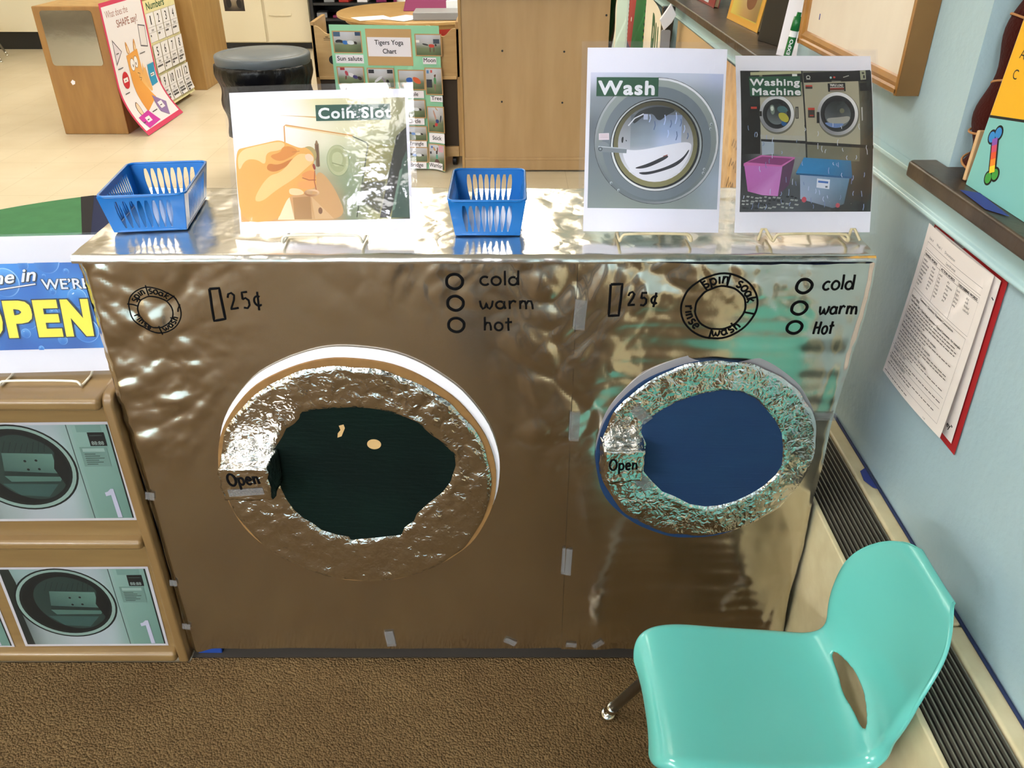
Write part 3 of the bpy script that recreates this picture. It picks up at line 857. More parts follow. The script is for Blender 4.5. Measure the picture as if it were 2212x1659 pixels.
m = MB().add([(-.2985, 1.1835, .605), (-.2900, 1.1835, .6075), (-.2885, 1.1835, .600), (-.2960, 1.1835, .583), (-.3035, 1.1835, .580), (-.3020, 1.1835, .589), (-.2965, 1.1835, .596)], [tuple(range(7))])
m.build('bare_spot', MATS['kraft'], dL)
dR_ = door('round foil door with a deep blue middle', (.338, .5405), .1905, 1.186, (.340, .5535, .1925), MATS['foil_back'], BLUE, MATS['paint_blue'], MATS['paint_blue'],
           (.344, .5445), .1885, (.157, .226, .516, .584, 1.140), .0026)
ink_lines('lettering', write('Open', .023, .1670, .5420, width=.049, rot=.04), .0028, dR_, y=1.1396, off=.0)
tape(.2060, .6450, .2330, .6180, .020, y=1.1775, par=dR_, off=0)
tape(.2230, .4990, .2480, .4720, .024, y=1.1790, par=dR_, off=0)
# ================================================================ laminated signs on wire easels
def frame(base, lean, yaw=0.0, roll=0.0):
    """right and down vectors of a sign standing at base, leaning back"""
    R = Vector((math.cos(yaw), math.sin(yaw), 0)); Bk = Vector((-math.sin(yaw), math.cos(yaw), 0))
    Up = Bk * math.sin(lean) + Vector((0, 0, 1)) * math.cos(lean); Nn = R.cross(Up)
    rot = Matrix.Rotation(roll, 3, Nn)
    return (rot @ R), -(rot @ Up), Nn
def sign(name, label, cat, art, base, lean, yaw=0.0, roll=0.0, bend=None, mL=.009, mB=.005, mat='print_gloss', group=None):
    t = thing(name, label, cat, base, group=group)
    R, Dn, Nn = frame(base, math.radians(lean), yaw, roll)
    W, H = art.W, art.H
    O = Vector(base) - R * (W / 2) - Dn * (H + mB)
    art.build('printed_sheet', MATS[mat], t, O, R, Dn, bend)
    O2 = O - R * mL - Dn * mL
    m = MB()
    def fn(u, v):
        a, c_ = u * (W + 2 * mL) - mL, v * (H + mL + mB) - mL
        return O + R * a + Dn * c_ + Nn * (.0016 + art.k * art.eps + (bend(min(max(a, 0), W), min(max(c_, 0), H)) if bend else 0) + .0004 * nz(a * 30, c_ * 30))
    m.grid(fn, 20, 20).build('clear_laminate', MATS['laminate'], t, smooth=True)
    m = MB()                                             # back of the pouch
    m.grid(lambda u, v: fn(u, v) - Nn * (.0024 + art.k * art.eps), 20, 20).build('backing', MATS['laminate'], t, smooth=True)
    MB().grid(lambda u, v: O + R * (u * W) + Dn * (v * H) - Nn * .0002 + Nn * (bend(u * W, v * H) if bend else 0), 14, 14).build('paper_back', MATS['paper_white'], t, smooth=True)
    return t
def easel(label, base, w, mat, h=.017, yaw=0.0, legs=False, lean=20, reach=.15):
    t = thing('wire_easel', label, 'display stand', base, group='wire display stands')
    x, y, z = base; r = .0022
    c, s_ = math.cos(yaw), math.sin(yaw); sl, cl = math.sin(math.radians(lean)), math.cos(math.radians(lean))
    def P(a, b_, k): return (x + a * c - b_ * s_, y + a * s_ + b_ * c, z + k)
    lip = [P(-w / 2, .010, .0026), P(-w / 2, -.024, .0026), P(-w / 2, -.030, h * .4), P(-w / 2 + .002, -.029, h - .004), P(-w / 2 + .008, -.028, h), P(w / 2 - .008, -.028, h), P(w / 2 - .002, -.029, h - .004), P(w / 2, -.030, h * .4), P(w / 2, -.024, .0026), P(w / 2, .010, .0026)]
    MB().tube(chaikin(lip, 2), r, 8).build('lip', mat, t, smooth=True)
    for k in (-1, 1):
        B = lambda q, o: P(k * w * (.5 - .2 * q / reach), .012 + o + q * sl, .006 + q * cl)
        MB().tube(chaikin([P(k * w / 2, .010, .0026), B(.004, .012), B(reach, .014), B(reach + .004, .020), B(reach - .006, .030), P(k * w * .36, .105 + reach * sl, .0025)], 2), r, 8).build('leg', mat, t, smooth=True)
        if legs:
            MB().tube(chaikin([P(k * w / 2 * 1.0, -.024, .0035), P(k * w / 2 + .012 * k, -.004, .022), P(k * w / 2 + .022 * k, -.020, .0025)], 1), r, 8).build('foot', mat, t, smooth=True)
    return t

# ---- coin slot sign
A = Art(140, 95, 1985, 1525, .279, .216)
A.base('#f5f2fa')
A.mesh(160, 178, 1955, 1400, [
    ['#f3eef2', '#f3eef2', '#f3ecdf', '#eadfb0', '#e6dcae', '#d8cfa0', '#a39c74'],
    ['#f3eff4', '#f3eff4', '#f3efe8', '#f0e8cc', '#ece2bc', '#ddd6a8', '#98936a'],
    ['#f4eff4', '#f4eff2', '#f3ece0', '#eae2c6', '#d9d6b0', '#b0ad7e', '#6e6c48'],
    ['#f5e9d6', '#f3e6d2', '#eadfca', '#c9c9a6', '#a9b08a', '#a39a54', '#55553a'],
    ['#efc98a', '#ecc080', '#e0b483', '#b3a883', '#93a07c', '#8f8a4a', '#4a5a44'],
    ['#e5b468', '#e3ae66', '#d9a56d', '#c79a68', '#8f9a78', '#6f6a3c', '#4c6550'],
    ['#dba457', '#d8a05a', '#e0bf8c', '#cf9f66', '#8e9576', '#b0aa6c', '#3c4436']], 7)
A.poly([(640, 330), (1035, 350), (1035, 368), (900, 352)], '#d7b27a')
A.line([(690, 620), (694, 440), (712, 428), (1400, 548)], 13, '#d79a52')
A.line([(714, 440), (1400, 566)], 10, '#e9cf97')
A.line([(1400, 556), (1540, 620), (1552, 650), (1400, 1375)], 11, '#4c5138')
A.poly([(1560, 640), (1830, 640), (1730, 1000), (1460, 1180)], ['#a79f58', '#8f8a4b', '#7d7440', '#756f3d'])
A.poly([(1480, 1020), (1720, 1010), (1640, 1340), (1450, 1200)], '#53502e')
A.poly([(1850, 560), (1955, 470), (1955, 760), (1740, 1385), (1640, 1385)], '#2f2d22')
A.poly([(1900, 800), (1950, 700), (1955, 1385), (1760, 1385)], '#41594a')
A.poly([(1870, 900), (1900, 880), (1800, 1300), (1770, 1320)], '#6d8a74')
A.ell(1234, 795, 118, 158, '#97a178', rot=-.04); A.ell(1232, 792, 112, 152, '#bcbd90', rot=-.04); A.ell(1230, 790, 88, 122, '#b2b485', rot=-.04)
A.blob([(1180, 720), (1250, 700), (1290, 760), (1270, 840), (1200, 860), (1170, 800)], '#c3c497'); A.line([(1170, 815), (1290, 850)], 10, '#9a9c70')
A.ell(1022, 722, 22, 135, '#8b6a45'); A.rect(1001, 620, 1043, 850, '#8a6844'); A.rect(1016, 630, 1034, 850, '#6d4c30')
A.ell(935, 730, 80, 85, '#b5a266')
A.blob([(1000, 900), (1080, 920), (1200, 1100), (1300, 1385), (930, 1385), (930, 1150)], '#d3a56c')
A.poly([(735, 1160), (920, 1150), (925, 1385), (740, 1385)], '#b78a55'); A.poly([(560, 1385), (665, 1140), (700, 1150), (740, 1385)], '#efe0b8')
A.poly([(930, 1150), (1160, 1385), (960, 1385)], '#dcb581'); A.ell(1020, 1300, 22, 34, '#8a5f3f')
A.blob([(160, 660), (260, 640), (430, 610), (560, 585), (640, 575), (730, 615), (850, 665), (910, 650), (985, 720), (985, 800), (960, 850), (990, 900), (1000, 980), (990, 1060), (900, 1090), (850, 1140), (700, 1135), (620, 1270), (560, 1395), (162, 1412), (140, 1000)], '#e6ad58')
A.blob([(175, 670), (430, 620), (640, 585), (700, 620), (640, 680), (480, 690), (470, 830), (380, 760), (250, 760), (170, 900)], '#f3cf92')
A.blob([(500, 730), (620, 800), (760, 740), (830, 690), (760, 640), (660, 640), (640, 700)], '#d98f3e')
A.blob([(470, 870), (560, 900), (680, 850), (800, 760), (760, 760), (600, 830), (500, 800)], '#c97d33')
A.blob([(800, 720), (900, 715), (980, 760), (985, 800), (900, 860), (780, 960), (560, 1080), (400, 1200), (300, 1180), (480, 930), (640, 900)], '#f3c984')
A.blob([(890, 730), (940, 715), (980, 750), (982, 790), (930, 800), (895, 770)], '#f2cfae')
A.blob([(960, 830), (985, 815), (1000, 870), (980, 890)], '#9c3f2c')
A.blob([(830, 930), (930, 880), (990, 900), (995, 990), (880, 970)], '#e59a52'); A.blob([(800, 1000), (900, 985), (985, 1000), (985, 1060), (880, 1080), (790, 1060)], '#eaa75f')
A.line([(850, 960), (920, 985), (990, 985)], 10, '#b86637'); A.line([(760, 700), (840, 690)], 7, '#c67f3c'); A.line([(985, 890), (975, 1000), (990, 1090)], 9, '#b4623a')
A.ring(940, 1115, 80, 38, 20, '#e9c79a', 40, '#b27a48')
A.blob([(700, 1060), (820, 1070), (870, 1120), (800, 1140), (700, 1130)], '#f4d7a4')
A.rect(1035, 240, 1800, 397, '#245443')
A.text('Coin Slot', 1065, 372, 106, '#f5f4f2', w=740, bold=.035, space=1.12)
sign('coin_slot_sign', 'laminated sign reading Coin Slot with a hand putting in a coin', 'sign', A, (-.297, 1.252, .9240), 20, yaw=-.02, roll=.026,
     bend=lambda u, v: -.010 * (u / .279 - .55) ** 2 * 4 * .6 - .002 * math.sin(v * 14))
easel('small white wire easel under the coin slot sign', (-.297, 1.252, .9185), .125, MATS['wire_white'])

# ---- wash sign
A = Art(110, 40, 1220, 1503, .216, .279)
A.base('#f3f1fa')
A.mesh(140, 232, 1200, 1312, [
    ['#dfdff0', '#d5d8e8', '#ccd0dd', '#cfd4e2', '#c4cbe6'],
    ['#8f979e', '#8f9799', '#97a19c', '#8d9798', '#98a2ad'],
    ['#6b737a', '#7a848a', '#8a9497', '#7f898e', '#8c98a4'],
    ['#767f85', '#7d878c', '#87908f', '#7d888e', '#97a3b0'],
    ['#7f888b', '#848d8d', '#8b9590', '#8d979a', '#a9b5c4'],
    ['#8d9694', '#909992', '#8d978f', '#929c98', '#a6b2bb']], 6)
A.ell(684, 772, 504, 504, '#33383c'); A.ring(684, 772, 500, 500, 18, '#f2f2f4', 72, '#6f777c')
A.gell(684, 772, 484, 484, '#7b858a', '#a3aba6', '#6d777c'); A.ell(684, 790, 440, 450, '#78828a')
A.ell(684, 800, 374, 372, '#2c2f31'); A.ring(682, 802, 366, 366, 16, '#9aa0a2', 64, '#f0f1f2'); A.ell(680, 796, 350, 350, '#17181a')
A.gell(676, 796, 338, 342, '#7a744c', '#4b4630', '#8f895c')
A.gell(676, 790, 304, 306, '#a9b2bd', '#4c5258', '#efeef4')
A.mesh(470, 560, 880, 1020, [['#59606a', '#6d7480', '#7f8ba2', '#8496b8'], ['#7f8990', '#8c98a4', '#9db0cf', '#a2b4d4'], ['#98a2aa', '#a0abb8', '#bcc8e0', '#c3cfe8'], ['#dcdce6', '#e2e2ee', '#e2e4f2', '#e0e2f2'], ['#ecebf2', '#efeef5', '#efeef6', '#eeedf4']], 5)
A.blob([(400, 830), (520, 850), (760, 800), (970, 760), (960, 860), (900, 980), (800, 1060), (660, 1094), (540, 1060), (440, 960)], '#eeedf4')
A.blob([(500, 550), (620, 500), (740, 495), (840, 520), (760, 560), (690, 620), (640, 540), (560, 580), (480, 650)], '#2d3033')
A.blob([(490, 990), (620, 950), (760, 880), (790, 890), (730, 930), (600, 990)], '#2a2a33'); A.blob([(530, 1020), (640, 1015), (780, 970), (900, 900), (950, 820), (945, 860), (870, 960), (720, 1015), (590, 1045)], '#2b2c35')
A.line([(740, 890), (775, 878)], 8, '#8e4a42'); A.blob([(400, 740), (418, 735), (412, 790), (398, 780)], '#22262a'); A.blob([(430, 760), (445, 765), (438, 778)], '#22262a')
A.line([(450, 650), (500, 590), (570, 555)], 9, '#e6e8ef'); A.rect(570, 556, 605, 600, '#b8bfd6')
for k, (x, y, l) in enumerate([(620, 560, 60), (660, 610, 70), (740, 560, 80), (790, 600, 60), (830, 540, 90), (870, 590, 60), (900, 640, 60), (930, 700, 50), (770, 680, 60), (840, 690, 70)]): A.line([(x, y), (x + 6, y + l / 2), (x - 4, y + l)], 7, '#5c6f96' if k % 2 else '#c2d2f2')
A.poly([(216, 712), (298, 708), (300, 762), (218, 764)], '#ecdde2')
for y in (722, 734, 746): A.line([(226, y), (290, y - 2)], 3, '#c9a9b4')
A.blob([(205, 820), (240, 775), (275, 780), (300, 800), (300, 812), (260, 815), (240, 850), (215, 855)], '#8a9298')
A.poly([(215, 812), (445, 828), (442, 868), (215, 858)], '#858d93'); A.poly([(215, 812), (445, 828), (445, 836), (215, 820)], '#c4c9ce'); A.ell(232, 836, 17, 17, '#4c5358'); A.ell(232, 836, 9, 9, '#9aa2a8')
for x, y in ((1118, 628), (1113, 665), (1077, 988), (1070, 1018), (326, 1108), (388, 1166)): A.ell(x, y, 10, 11, '#cdd3d8'); A.ell(x + 2, y + 2, 7, 8, '#7c868c')
A.rect(188, 270, 679, 418, '#1f5539')
A.text('Wash', 205, 403, 108, '#f3f2f6', w=440, bold=.04, space=1.12)
sign('wash_sign', 'tall laminated sign reading Wash with a round washer door full of suds', 'sign', A, (.2215, 1.255, .9235), 22, yaw=.0, roll=-.012,
     bend=lambda u, v: .004 * math.sin(u / .216 * PI))
easel('cream wire easel under the Wash sign', (.226, 1.258, .9185), .112, MATS['wire_cream'], lean=22)

# ---- washing machine sign
A = Art(78, 55, 1225, 1448, .216, .279)
A.base('#f3f1f8')
X0, Y0, X1, Y1 = 115, 178, 1222, 1288
A.mesh(X0, Y0, X1, Y1, [['#15140f', '#7a775c', '#6c6a54', '#4a4a3d', '#2d2c22', '#15130e'], ['#0f0e0b', '#a7a187', '#b0aa90', '#a59f85', '#8a8468', '#1b1812'], ['#0e0d0a', '#9c987f', '#b6b19a', '#aca78f', '#969076', '#2b271d'],
    ['#0d0c0a', '#96978f', '#a3a294', '#a29e8b', '#868069', '#241f17'], ['#141312', '#5d6468', '#8a8e8a', '#86877b', '#625d4c', '#15120d'], ['#2a292a', '#3a3c40', '#4d5357', '#4a5055', '#2f2e29', '#120f0b'], ['#3c3f42', '#4b5155', '#51575c', '#3c4146', '#1d1b18', '#0d0b08']], 6)
A.rect(X0, Y0, 275, 840, '#0f0e0b')
A.poly([(200, 190), (630, 180), (632, 205), (200, 215)], '#b7b48a'); A.poly([(300, 212), (632, 200), (636, 270), (300, 280)], '#12110e')
A.poly([(645, 195), (1215, 170), (1218, 260), (650, 275)], '#100f0e'); A.poly([(275, 395), (655, 385), (665, 720), (280, 722)], '#b9b39b')
A.poly([(650, 275), (1110, 262), (1115, 770), (668, 740)], '#b1ab91'); A.poly([(275, 690), (660, 700), (660, 740), (280, 725)], '#b8b6a8')
A.poly([(285, 740), (390, 745), (390, 840), (290, 850)], '#aab6c2'); A.poly([(390, 748), (655, 762), (660, 870), (390, 840)], '#8f8e80')
A.poly([(668, 770), (1110, 790), (1110, 900), (670, 880)], '#77745f')
A.poly([(280, 724), (660, 740), (660, 762), (280, 742)], '#1c1c20'); A.poly([(660, 745), (1225, 775), (1225, 800), (660, 768)], '#1a1815')
A.poly([(628, 178), (640, 178), (672, 870), (658, 870)], '#23221d')
def washer(cx, cy, r, a):
    a.ell(cx + 4, cy + 8, r * 1.03, r * 1.05, '#6d6a5c'); a.ring(cx, cy, r, r, 30, '#f5f5f4', 48, '#8d8e92'); a.ell(cx, cy, r - 27, r - 27, '#26282b'); a.ell(cx + 2, cy, r - 44, r - 42, '#14171a'); a.gell(cx, cy + 4, r - 62, r - 64, '#3c4344', '#1b1f22', '#6f777a')
washer(414, 525, 146, A); washer(926, 524, 172, A)
A.blob([(420, 520), (480, 515), (520, 560), (500, 600), (440, 575)], '#b9b13c'); A.blob([(450, 580), (505, 600), (480, 625), (450, 615)], '#205f9c'); A.blob([(350, 460), (390, 450), (400, 520), (370, 540)], '#7f8d80'); A.blob([(360, 470), (385, 462), (388, 500), (366, 505)], '#dfe6da')
A.blob([(410, 470), (480, 460), (520, 510), (430, 520)], '#3f6a70')
A.ell(962, 502, 20, 20, '#6b6a52'); A.blob([(830, 560), (930, 555), (1040, 540), (1010, 600), (900, 620), (840, 590)], '#a9a79c'); A.blob([(800, 590), (900, 605), (990, 600), (940, 640), (860, 635)], '#6f8bc0')
A.rect(268, 505, 288, 545, '#15140f'); A.rect(570, 470, 596, 565, '#3b3a36'); A.rect(578, 480, 588, 558, '#8f8c7c'); A.rect(748, 512, 772, 600, '#14130f'); A.poly([(1125, 475), (1135, 472), (1135, 580), (1128, 582)], '#c8c8c2')
A.rect(676, 478, 732, 557, '#3d3b35'); A.rect(676, 478, 732, 496, '#cc3d25'); A.rect(690, 535, 722, 545, '#b33a28'); A.rect(660, 296, 718, 325, '#3c342c'); A.rect(660, 296, 718, 308, '#c53a24'); A.rect(196, 470, 246, 487, '#b63826')
A.poly([(848, 282), (996, 276), (998, 345), (850, 350)], '#191714'); A.text('TRIPLE LOAD', 866, 305, 18, '#f0efe6', w=112, bold=.02, shear=.2)
for k, cc in enumerate(('#d8d2c2', '#c0402a', '#8b4a30', '#bdb7a6')): A.line([(866, 316 + k * 9), (984, 313 + k * 9)], 5, cc)
A.ell(876, 235, 9, 9, '#bfe5dc'); A.ell(906, 233, 10, 8, '#c04438'); A.poly([(1125, 178), (1172, 174), (1174, 250), (1127, 254)], '#a7a88a'); A.rect(1140, 190, 1160, 205, '#3a3a30'); A.rect(1150, 215, 1164, 240, '#2a2a24')
for k in range(5): A.ell(985 + k * 10, 232 - k * 3, 4, 4, '#d5d3c6')
A.ring(685, 233, 18, 16, 6, '#c9c7bd', 20); A.rect(668, 247, 704, 252, '#aeaca2'); A.rect(550, 206, 592, 232, '#ecebe6'); A.rect(882, 262, 960, 268, '#8d8b80')
A.poly([(1115, 280), (1200, 276), (1202, 340), (1118, 345)], '#151310'); A.ell(650, 622, 8, 8, '#1c1b18')
# pink basket, blue-lidded tub
A.poly([(135, 915), (280, 850), (565, 868), (560, 890), (460, 945), (135, 935)], '#cf6cae'); A.poly([(160, 905), (290, 862), (545, 878), (450, 930)], '#8e3f78')
A.poly([(140, 930), (460, 940), (430, 1168), (300, 1160), (175, 1130)], ['#c56fbb', '#c77fc6', '#d57fc9', '#d68fd0', '#bd62ae']); A.poly([(460, 940), (560, 880), (560, 900), (520, 1080), (430, 1168)], '#5d3a5a')
A.poly([(610, 1000), (1030, 1020), (990, 1230), (900, 1262), (620, 1190)], ['#9fb2cc', '#5f8aa6', '#4a5f6c', '#5a6a78', '#a9b6cb']); A.poly([(640, 870), (1035, 895), (1050, 1020), (575, 990)], ['#2e86bd', '#2f7ba8', '#24648c', '#2f8fca']); A.poly([(575, 990), (1050, 1020), (1045, 1034), (580, 1003)], '#1d5c8a')
A.poly([(755, 1032), (864, 1042), (860, 1115), (752, 1102)], '#e6e9f0'); A.poly([(765, 1048), (850, 1056), (849, 1072), (764, 1064)], '#4c78c0'); A.rect(826, 1090, 846, 1104, '#6f747c')
A.ell(652, 1195, 20, 22, '#d85a68'); A.ell(938, 1240, 18, 18, '#c65560')
rr = random.Random(4)
for k in range(46):
    x = 130 + (k * 37) % 480; y = 1170 + 26 * (k % 4) + rr.uniform(-6, 6); w_ = rr.uniform(18, 34)
    A.poly([(x, y), (x + w_, y + 4), (x + w_ - 8, y + 15), (x - 6, y + 11)], '#a4a8a4' if k % 3 else '#22242a')
for k in range(60):
    x = rr.uniform(140, 1180); y = rr.uniform(600, 1240); l = rr.uniform(20, 50)
    A.line([(x, y), (x + rr.uniform(-8, 8), y + l / 2), (x + rr.uniform(-8, 8), y + l)], 5, rr.choice(['#9fb2dd', '#c8d2ea', '#7b8db8']) if (x < 620 or y > 850) else '#cfd6e2')
A.poly([(180, 234), (612, 228), (618, 386), (188, 390)], '#1f5539')
A.text('Washing', 190, 304, 55, '#f3f2f2', w=414, bold=.04, space=1.1); A.text('Machine', 208, 380, 55, '#f3f2f2', w=402, bold=.04, space=1.1)
sign('washing_machine_sign', 'laminated sign reading Washing Machine showing two washers and plastic tubs', 'sign', A, (.463, 1.253, .9235), 29, yaw=.0, roll=.004,
     bend=lambda u, v: .012 * math.sin(v / .279 * PI) - .004 * (1 - v / .279) * (u / .216))
easel('cream wire easel with splayed feet under the Washing Machine sign', (.4700, 1.258, .9185), .118, MATS['wire_cream'], legs=True, lean=29, reach=.06)

# ================================================================ blue baskets
def lens(cx, y0, y1, w, k=1.0, n=9):
    p = []
    for i in range(n + 1): t = i / n; p.append((cx - w * math.sin(PI * (.12 + .76 * t)) * .5 * (.75 + .5 * t) , y0 + (y1 - y0) * t))
    q = [(2 * cx - a, b_) for a, b_ in p][::-1]
    return p + q
def make_basket(label):
    t = thing('plastic_basket', label, 'basket', (0, 0, 0), group='blue slotted baskets on the foil top')
    W2, L2, w2, l2, H_ = .0605, .085, .0515, .076, .060
    def wall(name, half, ns, place):
        out = [(-1, 0), (1, 0), (1, 1), (-1, 1)]
        wd = 1.42 / ns
        holes = [lens(-.71 + wd * (i + .5), .11, .86, wd * .80) for i in range(ns)]
        vs, fs = holed([(-1, 0), (1, 0), (1, 1), (-1, 1)], holes, .0016)
        m = MB(); m.add([place(*v) for v in vs], fs)
        return m.build(name, MATS['basket_blue'], t, local=True)
    def side(a, b_, z): return w2 + (W2 - w2) * z, l2 + (L2 - l2) * z
    wall('front_panel', 1, 8, lambda u, v, k: (u * (w2 + (W2 - w2) * v), -(l2 + (L2 - l2) * v) + k, v * H_))
    wall('back_panel', 1, 8, lambda u, v, k: (u * (w2 + (W2 - w2) * v), (l2 + (L2 - l2) * v) - k, v * H_))
    wall('side_panel', 1, 13, lambda u, v, k: (-(w2 + (W2 - w2) * v) + k, u * (l2 + (L2 - l2) * v), v * H_))
    wall('side_panel', 1, 13, lambda u, v, k: ((w2 + (W2 - w2) * v) - k, u * (l2 + (L2 - l2) * v), v * H_))
    MB().box(-w2, w2, -l2, l2, .0006, .0024).build('bottom', MATS['basket_blue'], t, local=True)
    def rr_(a, b_, r, z, n=5):
        p = []
        for sx, sy, a0 in ((1, 1, 0), (-1, 1, 90), (-1, -1, 180), (1, -1, 270)):
            for i in range(n + 1):
                an = math.radians(a0 + 90 * i / n); p.append((sx * (a - r) + r * math.cos(an), sy * (b_ - r) + r * math.sin(an), z))
        return p
    MB().tube(rr_(W2 + .0008, L2 + .0008, .012, H_), .0021, 8, closed=True).build('rim', MATS['basket_blue'], t, local=True, smooth=True)
    MB().tube(rr_(w2, l2, .010, .002), .0019, 8, closed=True).build('base_rim', MATS['basket_blue'], t, local=True, smooth=True)
    return t
bk = make_basket('small blue slotted basket standing between the coin slot and Wash signs')
bk.location = (-.0395, 1.344, .9185)
b2 = dup(bk, (-.601, 1.370, .9185), math.radians(7), 'blue slotted basket at the left end of the foil top')
b2.scale = (1.10, 1.09, 1.04)

# ================================================================ maple unit at the left with washer pictures and the OPEN sign
sh = thing('display_shelf', 'maple wood shelf unit with taped washer pictures left of the foil box', 'shelf', (-1.15, 1.37, 0))
SX0, SX1 = -1.66, -.680
b = MB(); pts = [(1.188, 0), (1.56, 0), (1.56, .664), (1.23, .664), (1.203, .662), (1.192, .655), (1.188, .643)]
b.prism(pts, lambda u, v: (SX1 - .020, u, v), lambda u, v: (SX1, u, v)); b.build('side_panel', MATS['shelf_maple_side'], sh, bevel=.006, seg=3)
b = MB(); b.prism(pts, lambda u, v: (SX0, u, v), lambda u, v: (SX0 + .02, u, v)); b.build('side_panel', MATS['shelf_maple_side'], sh, bevel=.006, seg=3)
MB().box(SX0 + .02, SX1 - .0202, 1.181, 1.555, .634, .657).build('top_board', MATS['shelf_maple'], sh, bevel=.0085, seg=4)
MB().box(SX0 + .02, SX1 - .0202, 1.181, 1.555, .320, .342).build('shelf_board', MATS['shelf_maple'], sh, bevel=.0085, seg=4)
MB().box(SX0 + .02, SX1 - .0202, 1.181, 1.555, .010, .036).build('bottom_board', MATS['shelf_maple'], sh, bevel=.0085, seg=4)
MB().box(SX0 + .02, SX1 - .0202, 1.2015, 1.215, .342, .634).build('panel', MATS['shelf_maple'], sh)
MB().box(SX0 + .02, SX1 - .0202, 1.2015, 1.215, .036, .320).build('panel', MATS['shelf_maple'], sh)
def washer_art():
    A = Art(0, 0, 1, 1, .300, .222); A.ink = .68  # print colours darkened to paint in the shadow on the shelf
    A.base('#c9c4c8')
    A.mesh(.02, .025, .98, .975, [['#7d9791', '#8fa6a4', '#a7b2b6', '#a2aeb2', '#88a49c', '#7c9990'], ['#5c6f69', '#98a6a6', '#a9b1b6', '#a8b2b6', '#7f9f95', '#6f9186'], ['#4e5a55', '#9ca5a6', '#adb3b8', '#aab4b8', '#7b9b90', '#6a8c81'], ['#59645f', '#96a2a0', '#a8b0b3', '#a3b0b2', '#75968a', '#668a7d']], 5)
    A.poly([(.02, .025), (.085, .025), (.10, .18), (.09, .45), (.02, .5)], '#20261f'); A.poly([(.02, .5), (.06, .45), (.075, .975), (.02, .975)], '#1d231f')
    A.poly([(.76, .025), (.98, .025), (.98, .975), (.765, .975)], ['#86a59b', '#7b9c92', '#64887b', '#739488'])
    A.line([(.733, .025), (.739, .975)], .006, '#3f4c49'); A.line([(.972, .025), (.978, .975)], .010, '#111613')
    A.ell(.385, .445, .340, .430, '#0f1412'); A.ell(.385, .445, .327, .414, '#86a096'); A.ell(.385, .442, .305, .385, '#151a17'); A.ell(.388, .438, .288, .365, '#0c100e')
    A.blob([(.22, .20), (.40, .09), (.56, .18), (.63, .30), (.60, .55), (.64, .62), (.50, .78), (.33, .74), (.22, .60), (.17, .40)], '#243630')
    A.poly([(.30, .29), (.60, .305), (.60, .40), (.61, .50), (.28, .47)], ['#4d6a60', '#5f8175', '#55776b', '#48685e', '#3d5850']); A.poly([(.28, .47), (.61, .50), (.62, .53), (.27, .52)], '#1d2c27')
    A.poly([(.27, .52), (.62, .535), (.60, .58), (.30, .58)], '#4a6a5f'); A.poly([(.24, .60), (.58, .61), (.50, .74), (.33, .72)], '#33504a')
    for k in range(9): A.line([(.31 + k * .034, .20 - .008 * abs(k - 4)), (.27 + k * .036, .285)], .004, '#14201c')
    for x, y in ((.424, .372), (.492, .367), (.428, .457), (.495, .454)): A.ell(x, y, .0085, .0115, '#0a0d0b')
    A.poly([(.622, .26), (.672, .44), (.626, .62), (.585, .45)], '#0b0e0c')
    A.rect(.787, .03, .935, .095, '#6f9086'); A.rect(.845, .098, .944, .230, '#0e1110'); A.text('88:88', .856, .218, .036, '#9fb2ac', w=.072); A.rect(.855, .125, .93, .132, '#3a4744')
    A.rect(.775, .238, .935, .432, '#6c8a80'); A.rect(.790, .252, .92, .285, '#8da79e')
    for k in range(6): A.line([(.795, .308 + .020 * k), (.86 + .012 * (k * 7 % 5), .308 + .020 * k)], .006, '#25322d')
    A.poly([(.848, .700), (.868, .690), (.888, .662), (.906, .662), (.914, .965), (.886, .965), (.882, .725), (.850, .738)], '#bdbcd0')
    return A
for i, (O, Rv, Dv, lab) in enumerate((((-1.000, 1.2005, .5985), (1, 0, .012), (-.020, 0, -1), 'washer picture just under the OPEN sign'), ((-1.012, 1.2005, .2600), (1, 0, .008), (-.030, 0, -1), 'washer picture on the lower panel'), ((-1.335, 1.2005, .2560), (1, 0, .0), (-.030, 0, -1), 'washer picture cut off by the left edge'))):
    o = washer_art().build('washer_picture', MATS['print'], sh, O, Rv, Dv); o['label'] = lab

A = Art(-126, 550, 241, 832, .300, .236)
A.base('#e2dee0')
A.mesh(-118, 604, 233, 783, [['#1f6fc2', '#2a7fd0', '#3d93da', '#2d83d2', '#1c66b8', '#1b64b4'], ['#1a62b4', '#3a8fd6', '#2474c6', '#1b66ba', '#3b8fd8', '#1f70c4'], ['#1c68bc', '#1f6ec4', '#1a60b2', '#2f82ce', '#1d68bc', '#165aa8'], ['#4f9cd8', '#2a7bc8', '#1858a6', '#1a5eae', '#1556a4', '#3a8ad0']], 6)
def bubble(x, y, r):
    A.ell(x, y, r, r, '#3f8fd4'); A.gell(x, y, r * .93, r * .93, '#2572c2', '#5aa6e2', '#1f69ba'); A.ring(x, y, r, r, r * .07, '#9fd0f4', 36, '#2f7cc8'); A.blob([(x - r * .55, y - r * .35), (x - r * .2, y - r * .6), (x - r * .25, y - r * .35)], '#d9eefc')
for x, y, r in ((34, 642, 30), (127, 600, 26), (78, 607, 11), (66, 722, 18), (128, 662, 7), (122, 706, 9), (116, 630, 4), (163, 622, 6), (176, 676, 20), (56, 748, 10), (130, 764, 10), (20, 788, 28), (82, 781, 6), (183, 745, 26), (215, 640, 12), (-30, 700, 20), (216, 720, 12), (128, 752, 8)):
    if y + r < 800 : bubble(x, min(y, 783 - r * .2), r)
A.rect(-126, 784, 241, 832, '#e2dee0'); A.rect(-126, 550, 241, 603, '#e2dee0')
